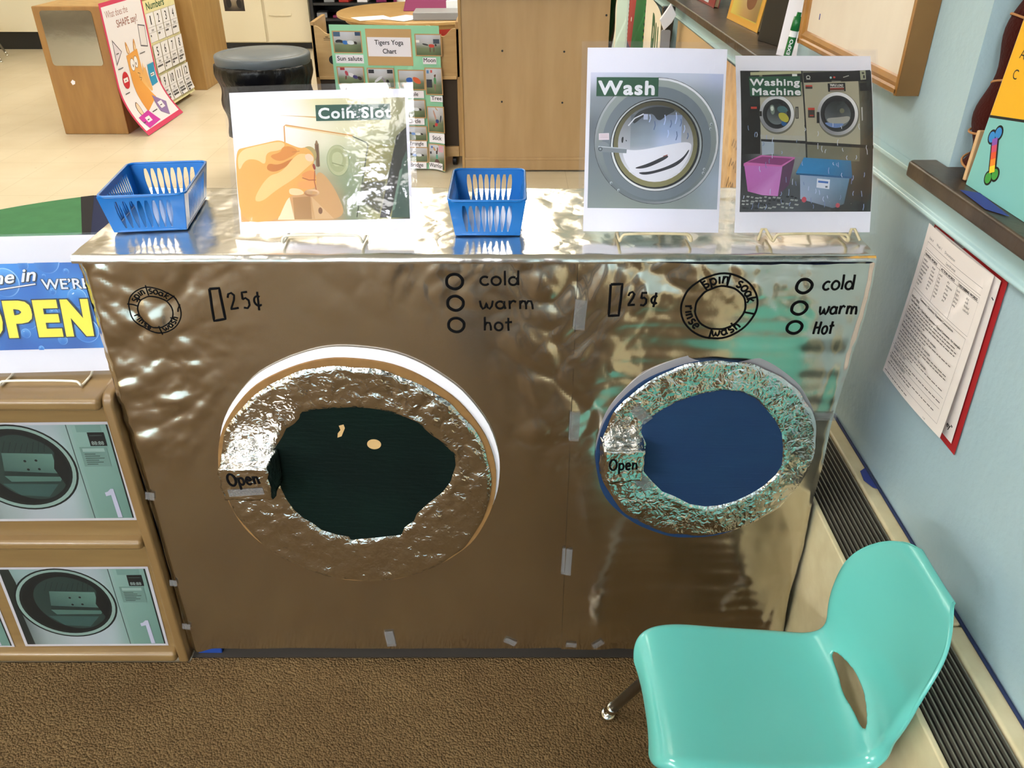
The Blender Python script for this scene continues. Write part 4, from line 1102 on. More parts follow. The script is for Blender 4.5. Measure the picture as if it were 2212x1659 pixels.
A.text('Come in', -54, 651, 27, '#20262c', w=157, bold=.055, shear=.34, rot=-.075); A.text('Come in', -54, 650, 27, '#eeece8', w=156, bold=.022, shear=.34, rot=-.075)
A.line([(-44, 664), (98, 646)], 4.6, '#20262c'); A.line([(-43, 663.6), (97, 645.8)], 2.6, '#f0eeea')
A.text('WE\u2019RE', 109, 657.5, 22, '#20262c', w=99, bold=.05); A.text('WE\u2019RE', 110, 657, 21.5, '#e6e8ea', w=97, bold=.018)
for cc, bd in (('#101b30', .066), ('#f2e23c', .044)):
    for L_, xa, xb in (('O', -56, 12), ('P', 24, 76), ('E', 86, 132), ('N', 143, 196)): A.text(L_, xa + 2, 752, 74, cc, w=xb - xa - 4, bold=bd, sq=1)
sign('open_sign', 'blue bubbly sign reading Come in WE\u2019RE OPEN on the maple shelf', 'sign', A, (-.8355, 1.250, .6665), 13, yaw=.03, roll=.012, mL=.004, mB=.006)
easel('white wire easel under the OPEN sign', (-.815, 1.252, .6575), .140, MATS['wire_white'], h=.014, lean=13)

# ================================================================ papers on the blue wall
t = thing('wall_document', 'typed page on red paper taped to the blue wall above the heater', 'document', (.708, 1.22, .77))
Rw, Dw = Vector((0, -1, -.010)).normalized(), Vector((0, -.035, -1)).normalized()
sheet('red_backing', MATS['paper_red'], t, (XW - .0022, 1.322, .924), Rw, Dw, .238, .300, 0, bend=lambda u, v: .006 * (v / .3) ** 2 * (1 - u / .238) + .001, n=10)
A = Art(0, 0, 216, 279, .216, .279); A.base('#e4dcd6'); A.text('ey\u201d', 206, 262, 10, '#111111', w=16, align='R', bold=.03); A.line([(206, 30), (212, 32)], 2, '#1d2433')
A.build('back_page', MATS['print_matte'], t, (XW - .006, 1.311, .917), Rw, Dw, bend=lambda u, v: .0005 + .004 * (v / .279) ** 2 * (1 - u / .216))
A = Art(0, 0, 216, 279, .216, .279)
A.base('#e7ddd4'); K = '#2b2726'
A.text('Unit 4', 16, 22, 4.6, K); A.text('Week 1', 46, 22, 4.6, K); A.text('Dramatization', 78, 22, 4.6, K)
def obox(x0, y0, x1, y1): A.line([(x0, y0), (x1, y0), (x1, y1), (x0, y1), (x0, y0)], .6, '#77706b')
obox(14, 27, 200, 38); A.text('Laundromat', 107, 35.4, 4.8, K, align='C')
obox(14, 42, 200, 50); obox(14, 42, 200, 106); A.line([(78, 42), (78, 106)], .6, '#77706b'); A.line([(140, 42), (140, 106)], .6, '#77706b')
A.text('NAMING WORDS', 18, 48.5, 4.4, K, bold=.02); A.text('ACTION WORDS', 82, 48.5, 4.4, K, bold=.02); A.text('DESCRIBING WORDS', 143, 48.5, 4.4, K, bold=.02, w=54)
for x, ws in ((18, ('washer', 'laundromat', 'washcloth', 'detergent', 'basket', 'clothes', 'hamper', 'iron')), (54, ('dryer', 'coins', 'towel', 'laundry', 'socks', 'shirt', 'lint')), (82, ('wash', 'dry', 'fold', 'sort', 'soak', 'rinse', 'spin')), (112, ('dry', 'separate', 'iron', 'press', 'hang', 'put')), (143, ('dark', 'light', 'clean', 'dirty', 'wet')), (172, ('dry', 'soft', 'folded', 'colorful'))):
    for i, s_ in enumerate(ws): A.text(s_, x, 57 + i * 6.1, 4.0, K)
obox(14, 110, 200, 262)
A.text('Comments / Questions / Expanded Conversations', 107, 116.5, 4.2, K, align='C', bold=.008)
def squig(x, y, n):
    rr2 = random.Random(int(y * 7 + n)); cx = x
    for _ in range(n):
        wd = rr2.uniform(4, 13); A.line([(cx, y - 1.2), (cx + wd, y - 1.2)], 1.5, '#5c5550'); cx += wd + 2.2
        if cx > 186: break
y = 124
def head(s_, n):
    global y
    A.text(s_, 20, y, 4.0, K, bold=.014); y += 6
    for q in range(n): squig(26 if q == 0 else 20, y, 17 if q < n - 1 else 8); y += 5.2
    y += 2.2
A.text('RIGHT HERE', 18, y, 4.2, K, bold=.02); y += 6.4
head('Use Parallel Talk + Open Ended Questions + Expand Comments - for example:', 4)
head('Use Self Talk + Open Ended Questions - for example:', 2)
head('Model Entering Play (Finding a Role) - for example:', 3)
head('Use Encouragement to Support Ideas - for example:', 2)
A.line([(14, y - 5), (200, y - 5)], .6, '#77706b'); head('CONNECT TO TEXT', 2); A.line([(14, y - 5), (200, y - 5)], .6, '#77706b'); head('NON-IMMEDIATE EVENTS', 2)
A.text('1-10', 170, 270, 3, K); squig(18, 266, 9)
A.build('typed_page', MATS['print_matte'], t, (XW - .009, 1.322, .920), Rw, Dw, bend=lambda u, v: .004 + .017 * (v / .279) ** 1.6 * (1 - .55 * u / .216) - .001 * (u / .216) * (1 - v / .279) + .004 * math.sin(u / .216 * PI))
MB().box(XW - .0062, XW - .0035, 1.215, 1.245, .9165, .930).build('tape_piece', MATS['tape'], t)

# ================================================================ the teal chair
CX, CY = .222, .868
def make_chair():
    t = thing('school_chair', 'turquoise molded school chair with chrome legs beside the foil box', 'chair', (CX + .16, CY, .007))
    pf = [(-.008, .268), (-.006, .284), (.002, .298), (.022, .3045), (.07, .304), (.13, .297), (.20, .291), (.25, .290), (.285, .294), (.310, .305), (.324, .328), (.330, .365), (.335, .405), (.346, .445), (.357, .485), (.366, .520), (.372, .542), (.378, .552), (.386, .551)]
    pf = [(p.x, p.y) for p in chaikin([(a, b_, 0) for a, b_ in pf], 2)]
    Ls = [0]
    for i in range(1, len(pf)): Ls.append(Ls[-1] + math.hypot(pf[i][0] - pf[i - 1][0], pf[i][1] - pf[i - 1][1]))
    T = Ls[-1]
    def at(u):
        s_ = u * T
        for i in range(1, len(pf)):
            if Ls[i] >= s_ - 1e-9:
                k = (s_ - Ls[i - 1]) / max(1e-9, Ls[i] - Ls[i - 1]); a, b_ = pf[i - 1], pf[i]
                tx, tz = b_[0] - a[0], b_[1] - a[1]; l = math.hypot(tx, tz)
                return a[0] + (b_[0] - a[0]) * k, a[1] + (b_[1] - a[1]) * k, tx / l, tz / l
        return pf[-1] + (0, 1)
    bend_u = next(Ls[i] for i in range(len(pf)) if pf[i][0] > .312) / T
    def half(u):
        w = .150
        w -= .016 * math.exp(-((u - bend_u) / .11) ** 2)
        if u < .17: w -= .052 * (1 - math.sqrt(max(0, 1 - (1 - u / .17) ** 2.2)))
        if u > .66: w *= max(.10, (1 - min(1, (u - .66) / .345) ** 3.0)) ** .42
        return w
    NU, NV = 120, 64
    # opening between seat and back: (u,v) lens
    uc, hu = bend_u - .012, .042
    def inhole(u, v):
        q = (u - uc) / hu
        return abs(v) < .6 and -.35 * (1 - (v / .6) ** 2) ** .5 < q < .95 * (1 - abs(v / .6) ** 2.2)
    vs = []
    for j in range(NV + 1):
        for i in range(NU + 1):
            u = i / NU; v = j / NV * 2 - 1
            x, z, tx, tz = at(u); nx, nz_ = -tz, tx             # shell normal, upward / forward
            back = smoothstep(bend_u - .08, bend_u + .10, u)
            w = half(u); av = abs(v)
            lift = (1 - back) * (.010 * av ** 2.4) + back * (.027 * (v * w / .135) ** 2) * (1 - .7 * smoothstep(.78, 1, u))
            roll = .020 * smoothstep(.80, 1.0, av) ** 2 * (1 - smoothstep(.72, .9, u))
            rolled = lift - roll * (1 - .35 * back)
            yy = v * w - (0.006 * smoothstep(.9, 1, av) * (1 if v > 0 else -1))
            vs.append((x + nx * rolled, yy, z + nz_ * rolled))
    fs = []; gone = set()
    for j in range(NV):
        for i in range(NU):
            if inhole((i + .5) / NU, (j + .5) / NV * 2 - 1): gone.add((i, j)); continue
            a = j * (NU + 1) + i; fs.append((a, a + 1, a + NU + 2, a + NU + 1))
    m = MB(); m.add([(CX + a, CY + b_, c_ + .007) for a, b_, c_ in vs], fs)
    sh_ = m.build('seat_shell', MATS['chair_teal'], t, smooth=True, fixn=True)
    bm = bmesh.new(); bm.from_mesh(sh_.data)
    for _ in range(24):                                    # relax the rim of the opening
        mv = {}
        for v in bm.verts:
            if v.is_boundary:
                nb = [e.other_vert(v) for e in v.link_edges if e.is_boundary]
                l = (v.co - (nb[0].co + nb[1].co) / 2) if len(nb) == 2 else None
                r_ = Vector((v.co.x + CX + .16, v.co.y + CY, 0))
                if l is not None and abs(r_.y - CY) < .09 and .27 < r_.x - CX < .36: mv[v] = v.co - l * .55
        for v, c_ in mv.items(): v.co = c_
    loose = [v for v in bm.verts if not v.link_faces]
    bmesh.ops.delete(bm, geom=loose, context='VERTS')
    bm.to_mesh(sh_.data); bm.free()
    md = sh_.modifiers.new('thickness', 'SOLIDIFY'); md.thickness = .0055; md.offset = 0
    md = sh_.modifiers.new('smooth', 'SUBSURF'); md.levels = 1; md.render_levels = 1
    for sx, sy in ((0, 1), (0, -1), (1, 1), (1, -1)):
        top = (CX + (.085 if sx == 0 else .245), CY + sy * .062, .289)
        mid = (CX + (.045 if sx == 0 else .262), CY + sy * .105, .262)
        ft = (CX + (-.034 if sx == 0 else .300), CY + sy * .186, .018)
        if sx: ft = (CX + .300, CY + sy * .150, .018)
        l = MB().tube(chaikin([top, (top[0], top[1] + sy * .03, .285), mid, ft], 1), .0098, 12).build('leg', MATS['steel'], t, smooth=True)
        d = (Vector(mid) - Vector(ft)).normalized(); f = Vector(ft)
        MB().tube([f + d * .030, f + d * .004], .0112, 12).build('ferrule', MATS['chrome'], l, smooth=True)
        MB().lathe([(.0002, 0), (.0145, 0), (.016, .003), (.015, .008), (.011, .013), (.0002, .014)], 20, (f.x, f.y, .007)).build('foot_glide', MATS['chrome'], l, smooth=True)
    MB().tube([(CX + .085, CY - .06, .289), (CX + .085, CY + .06, .289)], .0085, 10).build('crossbar', MATS['steel'], t, smooth=True)
    MB().tube([(CX + .245, CY - .06, .286), (CX + .245, CY + .06, .286)], .0085, 10).build('crossbar', MATS['steel'], t, smooth=True)
    return t
chair = make_chair()
# ================================================================ round rug behind the maple unit
rg = thing('round_rug', 'big navy round rug with a green segment behind the maple shelf', 'rug', (-1.63, 2.84, 0))
RC = (-1.63, 2.84)
def rugpoly(r0, r1, a0, a1, z, mat, nm):
    m = MB()
    m.grid(lambda u, v: (RC[0] + (r0 + (r1 - r0) * v) * math.cos(math.radians(a0 + (a1 - a0) * u)), RC[1] + (r0 + (r1 - r0) * v) * math.sin(math.radians(a0 + (a1 - a0) * u)), z), 40, 4)
    return m.build(nm, mat, rg)
m = MB().lathe([(.001, 0), (1.525, 0), (1.525, .006), (1.520, .008), (.001, .008)], 128, (RC[0], RC[1], 0))
for p in m.v: p.y = max(p.y, 1.60)
m.build('pile', MATS['rug_navy'], rg)
rugpoly(.925, 1.518, 114.6, 172, .0086, MATS['rug_green'], 'green_segment')
rugpoly(.905, 1.520, 112.2, 114.6, .0090, MATS['rug_black'], 'black_line')
rugpoly(.900, .925, 112.2, 136, .0090, MATS['rug_black'], 'black_line')
rugpoly(.60, .905, 140, 172, .0086, MATS['paper_pink'], 'red_segment')

# ================================================================ oak cabinet with two charts
cb = thing('oak_cabinet', 'worn oak classroom cabinet with a mirror panel on its end', 'cabinet', (-2.73, 6.15, 0))
MB().box(-2.955, -2.535, 5.54, 5.565, .0, .775).build('end_panel', MATS['oak'], cb, bevel=.006)
MB().box(-2.955, -2.535, 6.735, 6.76, .0, .775).build('end_panel', MATS['oak'], cb, bevel=.006)
MB().box(-2.56, -2.538, 5.5652, 6.7348, .0, .76).build('back_board', MATS['oak_light'], cb)
MB().box(-2.955, -2.535, 5.5652, 6.7348, .752, .774).build('top', MATS['oak_light'], cb, bevel=.004)
MB().box(-2.95, -2.562, 5.5652, 6.7348, .06, .08).build('shelf_board', MATS['oak_light'], cb)
MB().box(-2.95, -2.562, 5.5652, 6.7348, .40, .42).build('shelf_board', MATS['oak_light'], cb)
M('mirror_metal', '#a9a49a', .12, 1.0, bump=(3, .06, .02))
b = MB(); P = [(v.x, v.y) for v in chaikin([(-2.912, .432, 0), (-2.588, .432, 0), (-2.588, .752, 0), (-2.912, .752, 0)], 0, True)]
def rrect(x0, x1, y0, y1, r, n=5):
    p = []
    for cx_, cy_, a0 in ((x1 - r, y1 - r, 0), (x0 + r, y1 - r, 90), (x0 + r, y0 + r, 180), (x1 - r, y0 + r, 270)):
        for i in range(n + 1): an = math.radians(a0 + 90 * i / n); p.append((cx_ + r * math.cos(an), cy_ + r * math.sin(an)))
    return p
b.prism(rrect(-2.910, -2.590, .430, .752, .02), lambda u, v: (u, 5.5355, v), lambda u, v: (u, 5.5398, v)); b.build('mirror_panel', MATS['mirror_metal'], cb)
m = MB().add([(-2.83, 5.5392, .330), (-2.815, 5.5392, .345), (-2.800, 5.5392, .335), (-2.805, 5.5392, .318), (-2.822, 5.5392, .312)], [(0, 1, 2, 3, 4)]); m.build('sticker_scrap', MATS['paper_white'], cb)

def slab_bend(H_, amt): return lambda u, v: .012 + amt * max(0, (v / H_ - .72) / .28) ** 2
A = Art(0, 0, 660, 790, .660, .790, eps=8e-5)
A.base('#d03f63'); A.rect(24, 24, 636, 766, '#e9e4ea')
A.text('What does the', 60, 92, 44, '#9c6a62', w=340); A.text('SHAPE say?', 190, 160, 46, '#9c6a62', w=330, bold=.01)
A.poly([(70, 215), (175, 300), (60, 370)], '#5b5560'); A.poly([(74, 228), (165, 300), (68, 355)], '#dcd2de'); A.poly([(505, 180), (618, 200), (600, 335), (485, 315)], '#5b5560'); A.poly([(511, 188), (610, 206), (594, 327), (493, 308)], '#e2dce0')
A.blob([(250, 230), (300, 330), (240, 330)], '#c98a44'); A.blob([(395, 230), (405, 330), (345, 330)], '#c98a44'); A.blob([(258, 262), (280, 325), (256, 325)], '#e9d7b8'); A.blob([(388, 262), (392, 325), (366, 325)], '#e9d7b8')
A.poly([(225, 335), (410, 318), (440, 600), (470, 640), (235, 690)], ['#e3a14f', '#e09a44', '#eebd78', '#e8a24c', '#dd9440']); A.blob([(440, 600), (420, 480), (455, 400), (480, 440), (500, 520), (490, 600)], '#e6b06c'); A.blob([(455, 400), (470, 420), (476, 450), (450, 450)], '#efe7e2')
A.ell(290, 400, 34, 40, '#4a4550'); A.ell(290, 400, 31, 37, '#f1edf0'); A.ell(350, 392, 30, 38, '#4a4550'); A.ell(350, 392, 27, 35, '#f1edf0'); A.ell(296, 408, 6, 10, '#1b1b1e'); A.ell(345, 402, 6, 10, '#1b1b1e')
A.line([(340, 460), (375, 470), (350, 490), (385, 500), (360, 512)], 5, '#5b4632')
A.ell(140, 470, 50, 52, '#c3202e'); A.rect(105, 455, 172, 482, '#eee8ea'); A.blob([(110, 640), (150, 600), (175, 640), (160, 700), (120, 700)], '#7b6050'); A.blob([(116, 642), (150, 608), (168, 642), (156, 692), (124, 692)], '#ecc9ab')
A.poly([(520, 440), (632, 440), (610, 570), (500, 575)], '#2f93bf'); A.rect(535, 500, 600, 520, '#e9eef0')
A.poly([(60, 690), (240, 680), (300, 755), (90, 762)], '#c637a0'); A.rect(130, 706, 200, 736, '#efe6ec'); A.poly([(420, 620), (560, 690), (470, 760), (390, 720)], '#8d74a8'); A.rect(430, 670, 500, 710, '#e9e4ec')
for s_, x, y in (('I am a triangle', 60, 395), ('I have four sides', 440, 360), ('I am a circle', 70, 548), ('hexagon', 70, 730), ('What shape am I?', 280, 705), ('rhombus', 440, 696), ('square', 140, 727), ('rectangle', 536, 514), ('oval', 122, 474), ('triangle', 80, 306)):
    A.line([(x, y - 4), (x + len(s_) * 5.2, y - 4)], 5, '#4b474b')
ch = thing('shape_poster', 'pink bordered poster asking What does the SHAPE say with an orange drawing', 'poster', (-2.52, 5.82, .4))
A.build('printed_sheet', MATS['print_matte'], ch, (-2.520, 5.485, .795), (0, 1, .0), (0, 0, -1), bend=lambda u, v: .008 + .13 * max(0, (v / .79 - .60) / .40) ** 2)
A = Art(0, 0, 600, 720, .600, .700, eps=8e-5)
A.base('#e5dcaa'); A.text('Numbers', 60, 62, 50, '#2e5a3a', w=330, bold=.02)
names = ('one two three four five six seven eight nine ten eleven twelve').split()
for i in range(12):
    r_, c_ = divmod(i, 4); x, y = 22 + c_ * 142, 84 + r_ * 208
    A.rect(x - 3, y - 3, x + 135, y + 193, '#b9aea0'); A.rect(x, y, x + 132, y + 190, '#e8e5ea')
    A.text(str(i + 1), x + 66, y + 76, 62, '#17161a', align='C', w=(15 if i == 0 else 28) if i < 9 else 60, bold=.01); A.line([(x, y + 92), (x + 132, y + 92)], 3, '#b5aeb2'); A.line([(x, y + 128), (x + 132, y + 128)], 3, '#b5aeb2')
    A.text(names[i], x + 66, y + 121, 22, '#4c484c', align='C')
    for k in range(i + 1): A.ell(x + 20 + (k % 5) * 20, y + 146 + (k // 5) * 18, 8, 8, '#17161a', 12)
ch = thing('number_chart', 'number chart from 1 to 12 with dots on the side of the oak cabinet', 'poster', (-2.52, 6.45, .38))
A.build('printed_sheet', MATS['print_matte'], ch, (-2.522, 6.150, .735), (0, 1, 0), (0, 0, -1), bend=lambda u, v: .004 + .03 * max(0, (v / .7 - .8) / .2) ** 2)

cb2 = thing('side_cabinet', 'tan wooden cabinet behind the number chart', 'cabinet', (-2.57, 7.25, 0))
MB().box(-2.70, -2.455, 6.93, 7.60, .0, .80).build('body', MATS['oak_light'], cb2, bevel=.004)
MB().box(-2.72, -2.440, 6.92, 7.62, .80, .82).build('top', MATS['oak_light'], cb2, bevel=.005)

# ================================================================ lidded bin with a black bag
TC = (-1.325, 4.66)
tb = thing('trash_can', 'grey-lidded trash can lined with a black plastic bag', 'trash can', (TC[0], TC[1], 0))
MB().lathe([(.001, .004), (.178, .004), (.182, .010), (.225, .60), (.232, .61), (.218, .61), (.172, .02), (.001, .02)], 48, (TC[0], TC[1], 0)).build('bin', MATS['bin_grey'], tb, smooth=True)
def bagfn(r, z, a, i):
    f = .012 * nz(math.cos(a) * 3, math.sin(a) * 3, z * 6) + .009 * abs(nz(math.cos(a) * 9, math.sin(a) * 9, z * 3 + 4)) + .006 * crum(a * 2.2, z * 9)
    return r + f * (1 if i > 0 else .2), z + (.03 * nz(math.cos(a) * 2, math.sin(a) * 2, 3) if i > 16 else 0)
pb = [(.233, .612), (.242, .607)] + [(.254 - .034 * (k / 18) ** .8 + .009 * math.sin(k * .8), .60 - .36 * k / 18) for k in range(19)] + [(.205, .225)]
MB().lathe(pb, 120, (TC[0], TC[1], 0), fn=bagfn).build('bag', MATS['bag_plastic'], tb, smooth=True)
MB().lathe([(.243, .598), (.247, .600), (.249, .640), (.246, .648), (.238, .651), (.226, .652), (.220, .648), (.212, .646), (.205, .650), (.150, .662), (.001, .668)], 64, (TC[0], TC[1], 0)).build('lid', MATS['lid_grey'], tb, smooth=True)
MB().lathe([(.001, .6682), (.05, .666), (.052, .663)], 32, (TC[0] + .01, TC[1] + .1, -.004)).build('lid_boss', MATS['lid_grey'], tb, smooth=True)

# ================================================================ rolling book rack with the yoga chart
RY = 4.80
rk = thing('rolling_rack', 'low wooden rack on black casters behind the yoga chart', 'rack', (-.68, RY + .15, 0))
RX0, RX1 = -1.085, -.285
def top_edge(x):                                           # wavy cut-out top board
    return .765 - .020 * (0.5 + .5 * math.cos((x - RX0) * 2 * PI / .115)) * smoothstep(RX0 + .16, RX0 + .2, x) - .045 * math.exp(-((x - (RX0 + .09)) / .04) ** 2) - .045 * math.exp(-((x - (RX1 - .08)) / .04) ** 2)
n = 90; top = [(RX0 + (RX1 - RX0) * i / n, top_edge(RX0 + (RX1 - RX0) * i / n)) for i in range(n + 1)]
MB().prism([(RX0, .50), (RX1, .50)] + top[::-1], lambda u, v: (u, RY, v), lambda u, v: (u, RY + .018, v)).build('top_board', MATS['maple'], rk)
MB().box(RX0, RX0 + .02, RY, RY + .32, .06, .782).build('side_panel', MATS['maple_side'], rk, bevel=.003)
MB().box(RX1 - .02, RX1, RY, RY + .32, .06, .782).build('side_panel', MATS['maple_side'], rk, bevel=.003)
MB().box(RX0 + .02, RX1 - .02, RY - .012, RY + .006, .488, .506).build('rail', MATS['maple'], rk, bevel=.003)
MB().box(RX0 + .02, RX1 - .02, RY - .006, RY + .02, .06, .118).build('rail', MATS['maple'], rk, bevel=.003)
MB().box(RX0 + .02, RX1 - .02, RY + .012, RY + .024, .118, .488).build('inner_panel', MATS['dark_panel'], rk)
MB().box(RX0 + .02, RX1 - .02, RY + .02, RY + .32, .062, .08).build('floor_board', MATS['maple'], rk)
for x in (RX0 + .05, RX1 - .05):
    for y in (RY + .04, RY + .27):
        o = MB().box(x - .012, x + .012, y - .012, y + .012, .035, .06).build('caster', MATS['black_plastic'], rk)
        wv = MB().lathe([(.001, -.012), (.024, -.012), (.026, -.008), (.026, .008), (.024, .012), (.001, .012)], 20); wv.v = [Vector((x + p.z, y + p.x, .0265 + p.y)) for p in wv.v]; wv.build('wheel', MATS['black_plastic'], o)
A = Art(0, 0, 60, 40, .06, .04); A.base('#c99a60'); A.ell(30, 18, 15, 15, '#1c1c1c'); A.gell(30, 18, 14, 14, '#e6e0da', '#8d8580', '#c03830')
wv = MB().lathe([(.001, 0), (.023, 0), (.023, .002), (.001, .002)], 24); wv.v = [Vector((RX0 + .105 + p.x, RY - .0005 - p.z, .590 + p.y)) for p in wv.v]; wv.build('finger_hole', MATS['grille_dark'], rk)
A = Art(0, 0, 60, 22, .075, .028, eps=6e-5)
for q, (s_, h) in enumerate((('BACK', 5), ('to school', 4), ('furniture', 2.6))): A.line([(30 - len(s_) * 1.6, 4 + q * 6), (30 + len(s_) * 1.6, 4 + q * 6)], h * .6, '#4a3620')
A.build('stamped_mark', MATS['print_matte'], rk, (RX0 + .045, RY - .0006, .712), (1, 0, 0), (0, 0, -1))

A = Art(0, 0, 956, 1260, .590, .760, eps=9e-5)
A.base('#93d0a8')
def photo(x, y, w_, h_, kind, fig):
    A.rect(x - 9, y - 9, x + w_ + 9, y + h_ + 9, '#b98f5c'); A.mesh(x, y, x + w_, y + h_, [['#b9bcc6', '#c6c9d2', '#b7b5ba'], ['#b1b0b4', '#bdbcc2', '#a39f9c'], ['#6f7a5a', '#74805d', '#5c664b'], ['#4f5c3f', '#56653f', '#475237']], 3)
    if kind: 
        for (fx, fy, s2, cc) in kind: A.rect(x + fx * w_, y + fy * h_, x + (fx + s2) * w_, y + (fy + s2 * .9) * h_, cc)
    for pts, cc in fig: A.blob([(x + a * w_, y + b_ * h_) for a, b_ in pts], cc, 2)
def label(x, y, w_, h_, s_, hh, lw=None): 
    A.rect(x, y, x + w_, y + h_, '#ece8ee'); A.text(s_, x + w_ / 2, y + h_ * .70, hh, '#18161c', align='C', bold=.012, w=lw)
lying = [([(.05, .42), (.2, .36), (.36, .44), (.34, .56), (.2, .52), (.06, .54)], '#23242a'), ([(.3, .42), (.5, .42), (.52, .62), (.34, .62)], '#2f6db8'), ([(.48, .42), (.72, .42), (.76, .62), (.5, .62)], '#d8dbe0'), ([(.74, .44), (.86, .5), (.84, .62), (.74, .58)], '#2a201c')]
photo(30, 60, 236, 170, [(.0, .0, .25, '#3d5a78'), (.8, .0, .2, '#2c4668')], lying); label(30, 250, 246, 74, 'Sun salute', 40, 220)
A.rect(312, 30, 712, 340, '#c19a66'); A.rect(322, 100, 700, 262, '#ebe6ee'); A.text('Tigers Yoga', 511, 162, 42, '#1c1a20', align='C', bold=.012, w=250); A.text('Chart', 511, 236, 42, '#1c1a20', align='C', bold=.012, w=118)
photo(748, 76, 216, 170, [(0, .25, .14, '#e9e6e4'), (.7, .2, .25, '#3a4452')], [([(.25, .4), (.5, .46), (.5, .54), (.26, .48)], '#2a2c30'), ([(.5, .44), (.74, .46), (.74, .62), (.52, .62)], '#c0402e'), ([(.54, .6), (.58, .6), (.58, .86), (.54, .86)], '#5c4030'), ([(.7, .6), (.74, .6), (.73, .85), (.69, .85)], '#5c4030'), ([(.76, .42), (.84, .46), (.82, .56), (.76, .54)], '#2a1f1a')]); label(800, 266, 118, 56, 'Moon', 38, 104)
photo(36, 360, 224, 140, [(.1, .0, .18, '#a03038')], [([(.26, .2), (.38, .2), (.42, .5), (.3, .5)], '#b04050'), ([(.4, .3), (.62, .36), (.62, .6), (.44, .56)], '#d9d6dc'), ([(.58, .44), (.78, .5), (.76, .72), (.58, .66)], '#3a2f68'), ([(.76, .5), (.94, .6), (.92, .8), (.78, .74)], '#2c1c18'), ([(.28, .5), (.34, .5), (.32, .74), (.26, .74)], '#6a4030')]); label(36, 516, 244, 70, 'Bridge 1', 36, 150)
photo(304, 368, 224, 160, [(.02, .04, .22, '#20222a'), (.76, .04, .22, '#20222a')], [([(.2, .7), (.44, .4), (.58, .38), (.52, .52), (.3, .74)], '#c6c7ce'), ([(.52, .4), (.7, .62), (.64, .82), (.56, .6)], '#8a7f8c'), ([(.7, .56), (.82, .6), (.8, .8), (.7, .74)], '#1c1a1c')]); label(380, 532, 88, 54, 'Dog', 36, 74)
photo(578, 380, 220, 160, None, [([(.05, .8), (.3, .6), (.34, .7), (.1, .9)], '#b08a70'), ([(.26, .4), (.52, .34), (.54, .66), (.3, .68)], '#2a5cae'), ([(.52, .3), (.82, .4), (.9, .74), (.6, .66)], '#cf5a2c')]); label(590, 554, 200, 66, 'Table', 36, 96)
photo(818, 360, 138, 220, [(.02, .42, .36, '#2e3038'), (.06, .06, .14, '#4a78b0'), (.3, .05, .12, '#c05048')], [([(.5, .25), (.66, .2), (.62, .34), (.54, .34)], '#5a3c2c'), ([(.48, .34), (.66, .34), (.64, .62), (.5, .6)], '#4c8a58'), ([(.5, .6), (.62, .6), (.58, .9), (.54, .92)], '#8a6a58')]); label(846, 596, 112, 54, 'Tree', 36, 92)
photo(818, 700, 138, 220, None, [([(.3, .1), (.4, .12), (.56, .5), (.46, .56)], '#b58a78'), ([(.46, .48), (.7, .5), (.68, .64), (.5, .66)], '#2c3f78'), ([(.4, .64), (.62, .64), (.58, .78), (.4, .78)], '#c23a38'), ([(.28, .72), (.4, .74), (.38, .84), (.28, .82)], '#2c201c'), ([(.8, .3), (.9, .34), (.8, .62), (.74, .6)], '#3a3c48')]); label(816, 934, 144, 86, 'Stick', 38, 84)
photo(812, 1040, 140, 210 - 10, [(.02, .3, .12, '#30323a'), (.12, .06, .1, '#3a62b0'), (.62, .02, .3, '#cf9aa8')], [([(.42, .26), (.54, .24), (.54, .4), (.44, .42)], '#2c201c'), ([(.5, .1), (.58, .1), (.56, .3), (.5, .32)], '#6a4636'), ([(.42, .42), (.56, .42), (.56, .62), (.42, .62)], '#4f9a86'), ([(.36, .62), (.62, .62), (.72, .86), (.3, .86)], '#5a3c3a')]); label(806, 1196 - 2, 128, 58, 'Warrior', 36, 122)
photo(590, 640, 200, 150, None, lying); label(600, 800, 180, 60, 'Circle', 36, 110); photo(590, 880, 200, 120, None, lying); photo(590, 1070, 200, 120, None, lying); label(600, 1200 - 4, 180, 54, 'Bridge', 36, 120); photo(36, 640, 224, 150, None, lying); photo(304, 640, 224, 150, None, lying)
label(600, 1008, 190, 52, 'Triangle', 34, 130)
yc = thing('yoga_chart', 'mint green Tigers Yoga Chart with photos hanging on the wooden rack', 'poster', (-.69, RY - .02, .0))
A.build('printed_sheet', MATS['print'], yc, (-.982, RY - .0165, .772), (1, 0, -.012), (.012, 0, -1), bend=lambda u, v: .002 + .05 * max(0, (v / .76 - .7) / .3) ** 2 + .06 * max(0, (u / .59 - .86) / .14) ** 2 * (v / .76) ** 3)

# tall plywood back of a cupboard
pc = thing('plywood_cupboard', 'plain light plywood back of a cupboard right of the yoga chart', 'cupboard', (.11, 4.9, 0))
MB().box(-.280, .5135, 4.70, 4.718, .03, .905).build('back_panel', MATS['ply'], pc, bevel=.002)
MB().box(-.276, .509, 4.694, 4.7, .068, .083).build('ledge', MATS['ply'], pc, bevel=.002)
MB().box(-.276, .509, 4.697, 4.7, .010, .068).build('kick_board', MATS['ply'], pc, bevel=.001)
MB().box(-.283, -.268, 4.692, 4.73, .005, .91).build('edge_strip', MATS['maple_side'], pc, bevel=.002)
MB().box(.4935, .5135, 4.718, 5.10, .03, .905).build('side_panel', MATS['ply'], pc)
MB().box(-.280, -.262, 4.718, 5.10, .03, .905).build('side_panel', MATS['ply'], pc)
MB().box(-.285, .518, 4.690, 5.10, .905, .925).build('top', MATS['dark_panel'], pc, bevel=.003)
MB().box(-.262, .494, 4.718, 5.10, .03, .05).build('bottom', MATS['ply'], pc)
